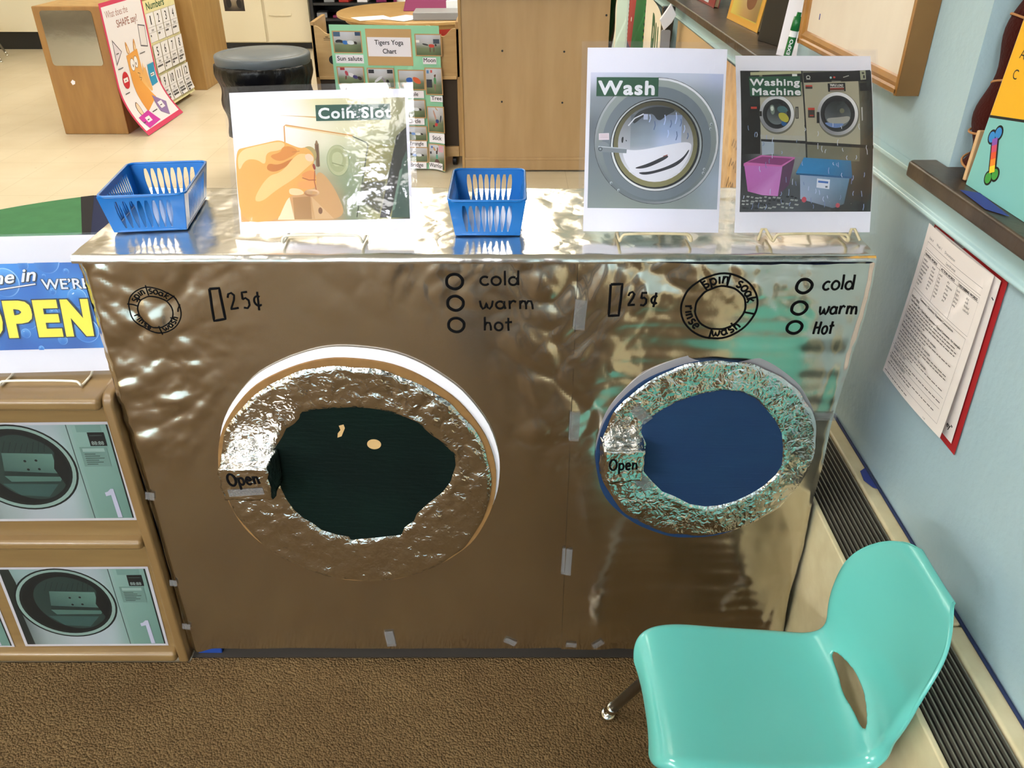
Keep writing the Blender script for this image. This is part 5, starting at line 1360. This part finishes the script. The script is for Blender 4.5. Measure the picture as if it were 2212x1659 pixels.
for x, z in ((-.052, .652), (.279, .648), (-.056, .389), (.277, .384), (.494, .827)):
    wv = MB().lathe([(.0003, 0), (.0055, 0), (.0055, .0015), (.0028, .002), (.0003, .0012)], 16); wv.v = [Vector((x + p.x, 4.70 - p.z, z + p.y)) for p in wv.v]; wv.build('screw', MATS['black_plastic'], pc)
ft = MB()
for x in (-.25, .48):
    for y in (4.74, 5.06): ft.box(x - .02, x + .02, y - .02, y + .02, 0, .03)
ft.build('feet', MATS['black_plastic'], pc)
# rounded black back of a chair or easel in the gap by the wall
k = thing('black_bag', 'black bag hanging in the gap between plywood cupboard and blue wall', 'bag', (.56, 4.9, .4))
m = MB(); m.grid(lambda u, v: (.522 + .050 * math.sin(u * PI) * (1 - .6 * (1 - v)) + .012 * nz(u * 3, v * 4), 4.80 + .20 * u, .38 + .62 * v), 12, 16)
m.grid(lambda u, v: (.520, 4.80 + .20 * u, .38 + .62 * v), 2, 2)
m.build('body', MATS['bag_plastic'], k, smooth=True); MB().tube(chaikin([(.53, 4.84, .99), (.53, 4.86, 1.08), (.53, 4.92, 1.08), (.53, 4.95, .99)], 2), .006, 8).build('strap', MATS['black_plastic'], k, smooth=True)

# ================================================================ round table with papers
rt = thing('round_table', 'round wooden table behind the yoga chart', 'table', (-.72, 7.15, 0))
MB().lathe([(.001, .535), (.66, .535), (.665, .540), (.665, .556), (.66, .56), (.001, .56)], 72, (-.72, 7.15, 0)).build('tabletop', MATS['maple'], rt, bevel=.003)
MB().lathe([(.001, .50), (.60, .50), (.60, .535), (.001, .535)], 48, (-.72, 7.15, 0)).build('apron', MATS['maple_side'], rt)
for a in (45, 135, 225, 315):
    x, y = -.72 + .5 * math.cos(math.radians(a)), 7.15 + .5 * math.sin(math.radians(a))
    MB().tube([(x, y, .51), (x, y, .0)], .022, 12).build('leg', MATS['steel'], rt)
for nm, lab, cat, x, y, w_, d_, h_, rz, mt, z in (('paper_sheet', 'loose white paper lying left on the round table', 'paper', -1.05, 6.72, .26, .20, .002, .5, 'paper_white', .5605),
                                             ('paper_sheet', 'loose white paper with print near the middle of the round table', 'paper', -.80, 6.70, .22, .28, .002, -.6, 'paper_white', .5630),
                                             ('file_tray', 'grey file tray on the round table in front of the purple folder', 'tray', -.52, 6.72, .42, .26, .055, .02, 'grey_tray', .5605)):
    o = MB().box(-w_ / 2, w_ / 2, -d_ / 2, d_ / 2, 0, h_).build(nm, MATS[mt], None, bevel=min(.006, h_ * .3)); o.location = (x, y, z); o.rotation_euler = (0, 0, rz); tag(o, lab, cat)
wb = thing('white_box', 'open white storage bin on the round table beside the file tray', 'box', (-.36, 6.95, .5605))
b = MB()
for a in ((-.50, -.20, 6.86, 6.87), (-.50, -.20, 7.05, 7.06), (-.50, -.49, 6.87, 7.05), (-.21, -.20, 6.87, 7.05)): b.box(*a, .5605, .665)
b.build('sides', MATS['plastic_clear'], wb, bevel=.003); MB().box(-.50, -.20, 6.86, 7.06, .5605, .566).build('bottom', MATS['plastic_clear'], wb)
pf_ = thing('purple_folder', 'dark purple folder leaning behind the file tray', 'folder', (-.62, 7.15, .5605))
MB().prism([(-.86, .562), (-.38, .562), (-.35, .80), (-.80, .80)], lambda u, v: (u, 7.12 + (v - .56) * .35, v), lambda u, v: (u, 7.135 + (v - .56) * .35, v)).build('cover', MATS['purple'], pf_, bevel=.003)

# ================================================================ far wall furniture
wc_ = thing('white_cupboard', 'cream double-door cupboard against the far wall', 'cupboard', (-2.45, 9.05, 0))
MB().box(-2.92, -2.0, 8.90, YF - .001, .06, 2.0).build('body', MATS['cabinet_white'], wc_, bevel=.004)
MB().box(-2.90, -2.02, 8.93, YF - .001, 0, .06).build('plinth', MATS['black_plastic'], wc_)
MB().box(-2.915, -2.462, 8.878, 8.899, .07, 1.99).build('door', MATS['cabinet_white'], wc_, bevel=.003)
d2 = MB().box(-2.438, -2.005, 8.878, 8.899, .07, 1.99).build('door', MATS['cabinet_white'], wc_, bevel=.003)
MB().tube(chaikin([(-2.40, 8.876, .335), (-2.40, 8.868, .315), (-2.18, 8.868, .315), (-2.18, 8.876, .335)], 1), .004, 6).build('pull_handle', MATS['cabinet_white'], d2, smooth=True)
A = Art(0, 0, 100, 70, .20, .15, eps=1.5e-4); A.base('#3a2c22'); A.mesh(4, 4, 96, 66, [['#4b3a2c', '#b9b4a8', '#5a4638'], ['#2b211b', '#85765f', '#231c18'], ['#1b1613', '#3b332b', '#151210']], 4); A.blob([(10, 20), (34, 14), (40, 50), (16, 60)], '#171310'); A.blob([(60, 24), (88, 20), (86, 60), (66, 56)], '#171310')
A.build('small_photo', MATS['print'], wc_, (-2.83, 8.8775, .505), (1, 0, 0), (0, 0, -1))
A = Art(0, 0, 100, 60, .09, .03, eps=1.5e-4); A.base('#ddd6cc'); A.line([(22, 30), (78, 30)], 14, '#4d4a46'); A.build('name_label', MATS['print'], wc_, (-2.82, 8.8775, .56), (1, 0, 0), (0, 0, -1))
dk = thing('dark_strip_shelf', 'narrow dark shelf between the side cabinet and the cream cupboard', 'shelf', (-3.0, 9.1, 0))
MB().box(-3.14, -2.93, 8.92, YF - .001, 0, 1.9).build('body', MATS['dark_panel'], dk, bevel=.004); MB().box(-3.12, -3.02, 8.913, 8.92, .30, .34).build('ledge', MATS['oak_light'], dk)
MB().box(-3.10, -3.04, 8.912, 8.9198, .12, .42).build('paper', MATS['paper_white'], dk)
bs = thing('dark_bookcase', 'dark open bookcase behind the round table', 'bookcase', (-1.35, 9.05, 0))
MB().box(-1.96, -1.93, 8.75, YF - .002, 0, 1.6).build('side', MATS['black_plastic'], bs); MB().box(-.82, -.79, 8.75, YF - .002, 0, 1.6).build('side', MATS['black_plastic'], bs); MB().box(-1.93, -.82, YF - .02, YF - .002, 0, 1.6).build('back', MATS['black_plastic'], bs)
for z in (.05, .28, .42, .56, .86, 1.2): MB().box(-1.93, -.82, 8.76, YF - .021, z, z + .022).build('shelf_board', MATS['black_plastic'], bs)
rr = random.Random(11)
for k in range(12):
    z = (.302, .442)[k % 2]; x = -1.88 + .085 * k; c_ = rr.choice(['paper_white', 'purple', 'blue_cloth', 'grey_tray', 'red_bin'])
    o = MB().box(-.05, .05, -.10, .10, 0, rr.uniform(.015, .05)).build('folded_paper', MATS[c_], None, bevel=.003); o.location = (x, 8.92, z); o.rotation_euler = (0, 0, rr.uniform(-.2, .2)); tag(o, 'small stack of papers inside the dark bookcase', 'papers', 'papers inside the dark bookcase')
rb = thing('red_tub', 'red tub with white lid behind the round table', 'tub', (-.9, 8.3, 0))
MB().lathe([(.001, 0), (.22, 0), (.26, .50), (.001, .50)], 40, (-.78, 8.30, 0)).build('tub', MATS['red_bin'], rb, smooth=True); MB().lathe([(.001, .57), (.25, .56), (.275, .545), (.275, .50), (.262, .50), (.001, .50)], 40, (-.78, 8.30, 0)).build('lid', MATS['plastic_clear'], rb, smooth=True)
lc = thing('long_cupboard', 'cream cupboard along the far wall at the left edge', 'cupboard', (-4.6, 9.1, 0))
MB().box(-6.55, -3.16, 8.87, YF - .001, .165, .95).build('body', MATS['cabinet_white'], lc, bevel=.004); MB().box(-6.53, -3.18, 8.9, YF - .021, 0, .165).build('plinth', MATS['black_plastic'], lc); MB().box(-6.57, -3.15, 8.85, YF - .001, .95, .98).build('worktop', MATS['oak_light'], lc, bevel=.004)
A = Art(0, 0, 100, 40, .6, .12, eps=1.5e-4); A.base('#e6e0da'); A.build('paper_strip', MATS['print'], lc, (-4.75, 8.8685, .60), (1, 0, 0), (0, 0, -1))
fchair = dup(chair, (-5.02, 8.28, .0), math.radians(200), 'chrome-legged chair at the left edge by the far cupboard')
# ================================================================ white board on the pier between the windows
wb = thing('whiteboard', 'oak framed whiteboard mounted on the blue wall between the windows', 'whiteboard', (.69, 1.79, 1.1))
BY0, BY1, BZ0, BZ1, BX = 1.497, 2.075, 1.088, 1.90, .668
def mould(a, b_, horiz):
    m = MB(); w_ = .030
    pr = [(XW - .001, 0), (BX + .003, 0), (BX, .003), (BX, .010), (BX + .004, .013), (BX + .002, .020), (BX + .006, .028), (BX + .010, w_), (XW - .001, w_)]
    return m, pr
m, pr = mould(0, 0, 1); m.prism(pr, lambda u, v: (u, BY0, BZ0 + v), lambda u, v: (u, BY1, BZ0 + v)); m.build('frame_rail', MATS['frame_oak'], wb)
m = MB(); m.prism(pr, lambda u, v: (u, BY0, BZ1 - v), lambda u, v: (u, BY1, BZ1 - v)); m.build('frame_rail', MATS['frame_oak'], wb)
m = MB(); m.prism(pr, lambda u, v: (u, BY1 - v, BZ0), lambda u, v: (u, BY1 - v, BZ1)); m.build('frame_rail', MATS['frame_oak'], wb)
m = MB(); m.prism(pr, lambda u, v: (u, BY0 + v * .5, BZ0), lambda u, v: (u, BY0 + v * .5, BZ1)); m.build('frame_rail', MATS['frame_oak'], wb)
MB().box(BX + .002, XW - .001, BY0 - .003, BY0 - .0002, BZ0, BZ1).build('frame_side', MATS['frame_side'], wb)
MB().box(BX + .010, XW - .0015, BY0 + .010, BY1 - .012, BZ0 + .012, BZ1 - .012).build('writing_surface', MATS['board_white'], wb)
MB().box(BX + .0092, BX + .0099, 1.975, 1.978, 1.150, 1.162).build('marker_trace', MATS['blue_cloth'], wb)
MB().box(BX + .0092, BX + .0099, 1.972, 1.975, 1.205, 1.222).build('marker_trace', MATS['blue_cloth'], wb)

# ================================================================ far sill: books, papers, marker
def slab(name, label, cat, O, R, Up, W, H, T, cover, page, art=None, group=None):
    """book: cover board at O (bottom-left of the front), thickness T behind"""
    O, R, Up = Vector(O), Vector(R).normalized(), Vector(Up).normalized(); Nn = R.cross(Up).normalized()
    t = thing(name, label, cat, O, group=group)
    def blk(nm, u0, u1, v0, v1, d0, d1, mt, bv=.001):
        b = MB(); P = lambda u, v, d: O + R * u + Up * v - Nn * d
        b.add([P(u, v, d) for d in (d0, d1) for v in (v0, v1) for u in (u0, u1)], [(0, 2, 3, 1), (4, 5, 7, 6), (0, 1, 5, 4), (2, 6, 7, 3), (0, 4, 6, 2), (1, 3, 7, 5)])
        return b.build(nm, mt, t, bevel=bv)
    c = min(.003, T * .2)
    blk('front_cover', 0, W, 0, H, 0, c, cover); blk('back_cover', 0, W, 0, H, T - c, T, cover)
    blk('pages', .003, W - .004, .004, H - .004, c + .0001, T - c - .0001, page, 0); blk('spine', -.002, .003, 0, H, 0, T, cover)
    if art: art.build('cover_picture', MATS['print'], t, O + Up * H + Nn * .0004, R, -Up)
    return t
M('book_yellow', '#e0a63c', .4, coat=.2); M('book_red', '#8e2d2b', .4, coat=.2); M('book_black', '#17130f', .5); M('page_tan', '#a9906a', .8, var=(90, '#7d6847', .6, (1, 1, 20)))
SZ = 1.0125
A = Art(0, 0, 100, 130, .34, .36, eps=8e-5); A.rect(8, 6, 92, 122, '#c9b64d'); A.mesh(9, 7, 91, 121, [['#d9cf86', '#cfd3b4', '#b9bfa0'], ['#d7c766', '#bfc6a4', '#9c8f5e'], ['#d3bd50', '#b48a4c', '#8a6a34']], 4)
A.blob([(50, 66), (60, 20), (80, 10), (86, 50), (78, 96), (60, 112), (46, 100)], '#a9743f'); A.blob([(52, 70), (62, 30), (74, 26), (76, 66), (66, 84)], '#b9c4a8'); A.blob([(46, 96), (62, 90), (80, 96), (74, 110), (54, 112)], '#7c4a24'); A.line([(12, 89), (32, 89)], 3.5, '#3a3020'); A.line([(12, 101), (38, 101)], 3.5, '#3a3020')
slab('picture_book', 'yellow picture book facing the room on the far dark sill', 'book', (.742, 3.10, SZ), (.05, -1, 0), (.16, 0, 1), .34, .36, .030, MATS['book_yellow'], MATS['page_tan'], A)
A = Art(0, 0, 100, 100, .34, .30, eps=8e-5); A.rect(3, 3, 97, 97, '#c9cdd2'); A.blob([(20, 20), (50, 10), (60, 60), (40, 90), (15, 70)], '#b8473a'); A.blob([(60, 20), (90, 30), (85, 90), (65, 80)], '#3f6a8a'); A.blob([(40, 30), (60, 30), (58, 60), (44, 64)], '#e6e0d8')
slab('picture_book', 'red and white picture book behind the yellow one on the far sill', 'book', (.742, 3.80, SZ), (.03, -1, 0), (.16, 0, 1), .42, .30, .020, MATS['book_red'], MATS['page_tan'], A)
slab('picture_book', 'thick dark book with tan page edges standing in front of the yellow book', 'book', (.727, 2.62, SZ), (.25, -1, 0), (.10, -.02, 1), .20, .30, .022, MATS['book_black'], MATS['page_tan'])
slab('picture_book', 'thin black book standing edge-on beside the white notebook', 'book', (.790, 2.47, SZ), (.25, -1, 0), (.10, -.02, 1), .16, .30, .014, MATS['book_black'], MATS['page_tan'])
rp = MB().tube([(.822, 2.52, SZ), (.845, 2.52, SZ + .36)], .013, 16).build('paper_roll', MATS['grey_tray'], None); tag(rp, 'silvery rolled tube standing between the dark books', 'tube'); rp.data.polygons.foreach_set('use_smooth', [True] * len(rp.data.polygons))
nb = thing('notebook', 'white spiral notebook leaning by the window behind the green marker', 'notebook', (.75, 2.32, SZ))
NB_O, NB_R, NB_U = Vector((.715, 2.375, SZ)), Vector((.10, -.155, 0)).normalized(), Vector((.10, .02, 1)).normalized()
sheet('cover', MATS['paper_white'], nb, NB_O + NB_U * .34, NB_R, -NB_U, .145, .34, n=4, thick=.003)
sheet('pages', MATS['plastic_clear'], nb, NB_O + NB_U * .338 + Vector((.004, .008, 0)), NB_R, -NB_U, .143, .336, n=4, thick=.006)
for k in range(20):
    c_ = NB_O + NB_R * .146 + NB_U * (.012 + .016 * k); MB().tube([c_ + Vector((.006 * math.cos(a), .006 * math.sin(a), 0)) for a in [i * PI / 6 for i in range(12)]], .0014, 6, closed=True).build('spiral_ring', MATS['clip_black'], nb, smooth=True)
bc = MB().box(-.012, .012, -.02, .02, 0, .018).build('blue_clip', MATS['basket_blue'], None, bevel=.004); bc.location = (.770, 2.235, SZ); bc.rotation_euler = (0, 0, .6); tag(bc, 'small blue clip on the far sill beside the notebook', 'clip')
mk = thing('dry_erase_marker', 'white marker with green cap standing upright on the far sill', 'marker', (.684, 2.190, SZ))
ax0, ax1 = Vector((.684, 2.190, SZ)), Vector((.700, 2.190, SZ + .128)); dx = (ax1 - ax0).normalized()
MB().tube([ax0, ax0 + dx * .004, ax0 + dx * .088], [.0085, .0095, .0095], 20).build('barrel', MATS['marker_white'], mk, smooth=True)
MB().tube([ax0 + dx * .086, ax0 + dx * .0865, ax0 + dx * .118, ax0 + dx * .119, ax0 + dx * .128], [.0095, .0108, .0100, .006, .0055], 20).build('cap', MATS['marker_green'], mk, smooth=True)
MB().tube([ax0 + dx * .010, ax0 + dx * .072], [.0098, .0098], 20, cap=False).build('label_band', MATS['marker_green'], mk, smooth=True)
A = Art(0, 0, 62, 14, .060, .013, eps=3e-5); A.text('EXPO', 22, 11, 9, '#f0f0ee', w=36, bold=.02); A.line([(2, 4), (18, 4)], 1.6, '#f0f0ee'); A.line([(2, 9), (18, 9)], 1.6, '#f0f0ee')
vw = Vector((.684, 2.19, 0)).normalized(); nn = -vw; Rl = dx; Dl = Rl.cross(nn) * 1.0
A.build('lettering', MATS['print'], mk, ax0 + dx * .011 + nn * .0108 - Dl.normalized() * .0065, Rl, Dl)

# ================================================================ posters on the wall under the far sill
def hang(name, label, cat, y0, y1, z0, z1, art, bend, mat='print_matte'):
    t = thing(name, label, cat, (XW - .02, (y0 + y1) / 2, z0))
    art.build('sheet', MATS[mat], t, (XW - .004, y1, z1), (0, -1, 0), (0, 0, -1), bend=bend); return t
A = Art(0, 0, 100, 100, .60, .50, eps=8e-5); A.base('#b8d3cf'); A.poly([(0, 0), (30, 10), (34, 60), (12, 100), (0, 100)], '#dcd7c4'); A.poly([(20, 74), (44, 70), (40, 96), (22, 98)], '#6f9f84')
hang('torn_paper', 'mint paper with torn white patches on the wall beside the plywood cupboard', 'poster', 5.40, 6.0, .36, .84, A, lambda u, v: .01 + .02 * math.sin(u * 9))
A = Art(0, 0, 100, 100, .80, .52, eps=8e-5); A.base('#2c7a3c'); A.rect(0, 0, 40, 60, '#9e2b2a'); A.rect(0, 60, 40, 100, '#26285c'); A.poly([(40, 100), (56, 80), (64, 100)], '#d8c23a')
for k in range(14): A.rect(0, k * 4.4, 3, k * 4.4 + 2, '#1c1c1c'); A.rect(82 + (k % 2) * 3, 2 + k * 3, 92, 4 + k * 3, '#e0a030' if k % 2 else '#1c1c1c')
for k in range(10): A.rect(78 + (k % 2) * 3, 50 + k * 3, 88, 52 + k * 3, '#2f6cc0' if k % 2 else '#123018')
A.ell(28, 33, 2.4, 2.4, '#f0eee8')
hang('flag_poster', 'red and green banner poster hanging under the far window sill', 'poster', 4.66, 5.36, .40, .925, A, lambda u, v: .010 + .03 * math.sin(min(1, u / .7) * PI) * v / .5)
A = Art(0, 0, 120, 100, .86, .52, eps=8e-5); A.base('#e6dcc4')
A.text('R', 42, 60, 52, '#2f5a32', w=22, bold=.03); A.text('U', 66, 72, 60, '#3d6a34', w=22, bold=.03); A.text('G', 90, 80, 50, '#7f7a30', w=20, bold=.03); A.line([(30, 100), (44, 62)], 4, '#c07a2c'); A.blob([(50, 84), (70, 80), (76, 100), (48, 100)], '#5c2f22')
hang('letter_chart', 'cream chart with big green letters curling off the blue wall', 'poster', 3.72, 4.62, .42, .935, A, lambda u, v: .02 + .06 * (u / .86) ** 2 * (1 - v / .52 * .3))
A = Art(0, 0, 100, 100, .80, .56, eps=8e-5); A.base('#c8a878'); A.rect(6, 46, 30, 90, '#7f5a48'); A.mesh(7, 47, 29, 89, [['#b08a78', '#8a5f50'], ['#5f4a48', '#a07a68']], 3); A.rect(36, 40, 60, 86, '#e9e2d6'); A.line([(42, 60), (54, 58)], 2, '#8a7a70'); A.line([(42, 72), (52, 71)], 2, '#8a7a70'); A.rect(66, 50, 86, 88, '#cfc2a8'); A.blob([(70, 90), (96, 80), (98, 98), (76, 100)], '#d8b8b0')
hang('kraft_chart', 'brown kraft paper chart with small pictures below the far sill', 'poster', 3.0, 3.74, .40, .925, A, lambda u, v: .012 + .02 * math.sin(u * 7) * v)
A = Art(0, 0, 100, 100, .46, .50, eps=5e-5); A.base('#d0a871'); A.mesh(0, 0, 100, 100, [['#b98a5a', '#c9a06a', '#b98f60'], ['#cfa56c', '#d9b27a', '#caa06a'], ['#cda46c', '#d4ac76', '#c79c66']], 4)
for k, s_ in enumerate(('sort', 'wash', 'dry', 'fold')): A.line([(70 + q * 2.6, 44 + k * 13 - (5 if q % 2 else 0) - (q * k) % 3) for q in range(7)], 1.1, '#4a3c34')
hang('kraft_page', 'brown kraft sheet with handwriting on the wall between the two washer signs', 'poster', 2.48, 2.94, .42, .922, A, lambda u, v: .012 + .02 * math.sin(u * 9) * v)
cl = thing('binder_clip', 'black and silver clip holding the curled letter chart', 'clip', (.64, 3.74, .90))
MB().prism([(.615, .985), (.665, .985), (.655, .80), (.64, .66), (.625, .80)], lambda u, v: (u, 3.66, v), lambda u, v: (u, 3.70, v)).build('jaw', MATS['clip_black'], cl, bevel=.004)
MB().prism(rrect(.612, .650, .79, .90, .008), lambda u, v: (u, 3.645, v), lambda u, v: (u, 3.655, v)).build('plate', MATS['grey_tray'], cl)
MB().prism([(.60, .94), (.64, 1.0), (.665, .96), (.65, .93), (.62, .90)], lambda u, v: (u, 3.63, v), lambda u, v: (u, 3.65, v)).build('crumpled_flap', MATS['paper_white'], cl, bevel=.003)

# ================================================================ near sill: plush, stick, picture book
pt = thing('plush_toy', 'dark brown plush with tan stitched rings on the near sill', 'plush toy', (.752, 1.283, SZ))
pp = chaikin([(.752, 1.283, SZ + .012), (.750, 1.285, SZ + .05), (.753, 1.287, SZ + .12), (.762, 1.286, SZ + .20), (.775, 1.284, SZ + .28), (.785, 1.282, SZ + .36)], 3)
rs = [.040 + .006 * math.sin(i * .5) - .010 * (1 - smoothstep(0, 5, i)) for i in range(len(pp))]
MB().tube(pp, rs, 24).build('body', MATS['plush_brown'], pt, smooth=True)
for f in (.10, .30, .46, .62, .76):
    i = int(f * (len(pp) - 1)); p = pp[i]; d = (pp[i + 1] - pp[i - 1]).normalized(); q = d.orthogonal().normalized(); w_ = d.cross(q)
    MB().tube([p + (q * math.cos(a) + w_ * math.sin(a)) * (rs[i] + .0006) + d * .010 * math.sin(a + f * 9) for a in [k * 2 * PI / 28 for k in range(28)]], .0018, 6, closed=True).build('stitched_ring', MATS['plush_tan'], pt, smooth=True)
st = MB().box(-.008, .008, -.003, .003, 0, .075).build('wooden_stick', MATS['wood_raw'], None, bevel=.002); st.location = (.703, 1.256, SZ); st.rotation_euler = (-.05, .08, .3); tag(st, 'pale wooden stick standing on the near sill beside the plush', 'stick')
A = Art(0, 0, 100, 104, .30, .312, eps=4e-5)
A.base('#7fc0b8'); A.poly([(0, 0), (100, 0), (100, 58), (60, 61), (26, 66), (0, 70)], '#efb21e'); A.line([(0, 70), (26, 66), (60, 61), (100, 58)], 1.2, '#1c1a16')
A.text('A', 7, 42, 4.6, '#1c1a16'); A.text('C', 7, 51, 4.6, '#1c1a16')
def bone(k, cc):
    s_ = k
    for x, y, r in ((8.2, 78.0, 2.6), (12.4, 75.0, 2.6)): A.ell(x, y, r + s_, r + s_, cc[0], 20)
    for x, y, r in ((17.0, 95.5, 2.6), (21.4, 92.4, 2.6)): A.ell(x, y, r + s_, r + s_, cc[-1], 20)
    seg = [(10.6, 61.0, 14.6, 59.4)]
    n_ = 5; a0 = Vector((11.2, 77.8)); a1 = Vector((18.6, 92.4)); d = (a1 - a0).normalized(); q = Vector((-d.y, d.x)) * (2.1 + s_)
    for i in range(n_):
        p, r = a0 + (a1 - a0) * (i / n_), a0 + (a1 - a0) * ((i + 1) / n_)
        A.poly([tuple(p + q), tuple(p - q), tuple(r - q), tuple(r + q)], cc[min(i + 1, len(cc) - 2)])
bone(1.0, ['#141210'] * 7); bone(0, ['#2f86c8', '#8a52a8', '#cf4a6a', '#e0542c', '#ee8a24', '#f2d22c', '#3f9a3c'])
slab('picture_book', 'yellow and teal picture book with a rainbow bone on the near sill', 'book', (.692, 1.236, SZ), (0, -1, 0), (.045, -.03, 1), .30, .312, .012, MATS['rail_blue'], MATS['page_tan'], A)
sc = MB().add([(.668, 1.205, SZ + .001), (.690, 1.190, SZ + .0012), (.682, 1.090, SZ + .001), (.664, 1.120, SZ + .001)], [(0, 1, 2, 3)]).build('paper_scrap', MATS['blue_cloth'], None, solid=.0006); tag(sc, 'blue and white paper scrap under the picture book on the near sill', 'paper')
# ================================================================ the person taking the picture, seen only as a grey reflection in the foil
M('skin', '#c89878', .5); M('trousers_grey', '#7d7d80', .9, bump=(80, .3, .002)); M('shirt_dark', '#2c2e33', .9); M('shoe_black', '#121214', .6); M('hair_brown', '#3a2a1e', .6)
def skinned(name, pts, edges, mat, parent, root=0, sub=2):
    inv = WM[parent.name].inverted() if parent else Matrix.Identity(4)
    me = bpy.data.meshes.new(name); me.from_pydata([tuple(inv @ Vector(p[:3])) for p in pts], edges, []); me.materials.append(mat)
    o = bpy.data.objects.new(name, me); COL.objects.link(o)
    if parent: o.parent = parent
    md = o.modifiers.new('skin', 'SKIN'); md.use_smooth_shade = True
    for i, p in enumerate(pts):
        sv = me.skin_vertices[0].data[i]; sv.radius = (p[3], p[4] if len(p) > 4 else p[3]); sv.use_root = (i == root)
    md = o.modifiers.new('smooth', 'SUBSURF'); md.levels = sub; md.render_levels = sub
    WM[o.name] = WM[parent.name].copy() if parent else Matrix.Identity(4)
    return o
PY = -.34
ps = thing('person', 'person in grey trousers and dark top standing before the box, mirrored dimly in its foil', 'person', (0, PY, .007))
P = [(0, PY, .93, .13, .10), (0, PY, 1.10, .12, .085), (0, PY, 1.30, .15, .095), (0, PY - .01, 1.43, .07, .06), (0, PY + .01, 1.50, .052), (0, PY + .03, 1.57, .07, .085), (0, PY + .03, 1.65, .078, .092), (0, PY + .03, 1.71, .055, .06)]
E_ = [(i, i + 1) for i in range(7)]
def chain(start, pts):
    for p in pts:
        P.append(p); E_.append((start, len(P) - 1)); start = len(P) - 1
    return start
for s_ in (1, -1):
    chain(0, [(s_ * .10, PY, .88, .088), (s_ * .115, PY + .02, .50, .058), (s_ * .12, PY + .015, .38, .055), (s_ * .13, PY, .10, .036), (s_ * .135, PY + .02, .05, .036), (s_ * .145, PY + .15, .032, .030)])
    h = chain(2, [(s_ * .17, PY, 1.38, .055), (s_ * .215, PY + .01, 1.12, .042), (s_ * .16, PY + .14, 1.18, .033), (s_ * .12, PY + .20, 1.25, .026), (s_ * .11, PY + .225, 1.28, .030, .018)])
    hx, hy, hz = P[h][:3]
    for k, (dx, l) in enumerate(((-.024, .060), (-.008, .072), (.008, .068), (.024, .055))):
        chain(h, [(hx + dx, hy + .034, hz + .020, .009), (hx + dx - s_ * .006, hy + .034 + l * .45, hz + .024, .0085), (hx + dx - s_ * .016, hy + .034 + l * .6, hz + .006, .0075)])
    chain(h, [(hx - s_ * .030, hy + .005, hz + .006, .010), (hx - s_ * .048, hy + .030, hz + .012, .009)])
skinned('body', P, E_, MATS['skin'], ps)
T_ = [(0, PY, .95, .145, .115), (0, PY, 1.02, .14, .11)]; TE = [(0, 1)]
for s_ in (1, -1):
    n = len(T_); T_ += [(s_ * .10, PY, .86, .105), (s_ * .115, PY + .02, .50, .082), (s_ * .125, PY + .01, .20, .075), (s_ * .13, PY, .085, .074)]; TE += [(0, n), (n, n + 1), (n + 1, n + 2), (n + 2, n + 3)]
skinned('trousers', T_, TE, MATS['trousers_grey'], ps)
S_ = [(0, PY, .98, .15, .12), (0, PY, 1.12, .14, .105), (0, PY, 1.30, .168, .11), (0, PY, 1.42, .09, .08)]; SE = [(0, 1), (1, 2), (2, 3)]
for s_ in (1, -1):
    n = len(S_); S_ += [(s_ * .175, PY, 1.37, .072), (s_ * .215, PY + .01, 1.14, .056), (s_ * .19, PY + .09, 1.16, .048)]; SE += [(2, n), (n, n + 1), (n + 1, n + 2)]
skinned('top', S_, SE, MATS['shirt_dark'], ps)
for s_ in (1, -1):
    m = MB(); m.grid(lambda u, v: (s_ * .14 + (.048 - .012 * abs(v - .6)) * math.cos(u * 2 * PI) * (1 - .5 * max(0, v - .8) / .2 * .5), PY - .06 + .29 * v, .007 + .004 + .042 * (1 + math.sin(u * 2 * PI)) * (1 - .45 * v)), 20, 12)
    m.f.append(tuple(range(20))[::-1]); m.mi.append(0); m.f.append(tuple(12 * 21 + i for i in range(20))); m.mi.append(0)
    m.build('shoe', MATS['shoe_black'], ps, smooth=True)
m = MB(); m.grid(lambda u, v: (.094 * math.cos(u * 2 * PI) * math.sin(v * PI * .55), PY + .015 + .108 * math.sin(u * 2 * PI) * math.sin(v * PI * .55) - .02 * v, 1.655 + .115 * math.cos(v * PI * .55)), 28, 12)
m.build('hair', MATS['hair_brown'], ps, smooth=True)
for s_ in (1, -1): MB().lathe([(.0002, -.011), (.008, -.007), (.011, 0), (.008, .007), (.0002, .011)], 12, (s_ * .032, PY + .112, 1.625)).build('eye', MATS['paper_white'], ps, smooth=True)
skinned('nose', [(0, PY + .115, 1.635, .010), (0, PY + .135, 1.600, .014)], [(0, 1)], MATS['skin'], ps)
MB().tube([(-.026, PY + .112, 1.562), (0, PY + .118, 1.560), (.026, PY + .112, 1.562)], .006, 8).build('mouth', MATS['paper_pink'], ps, smooth=True)
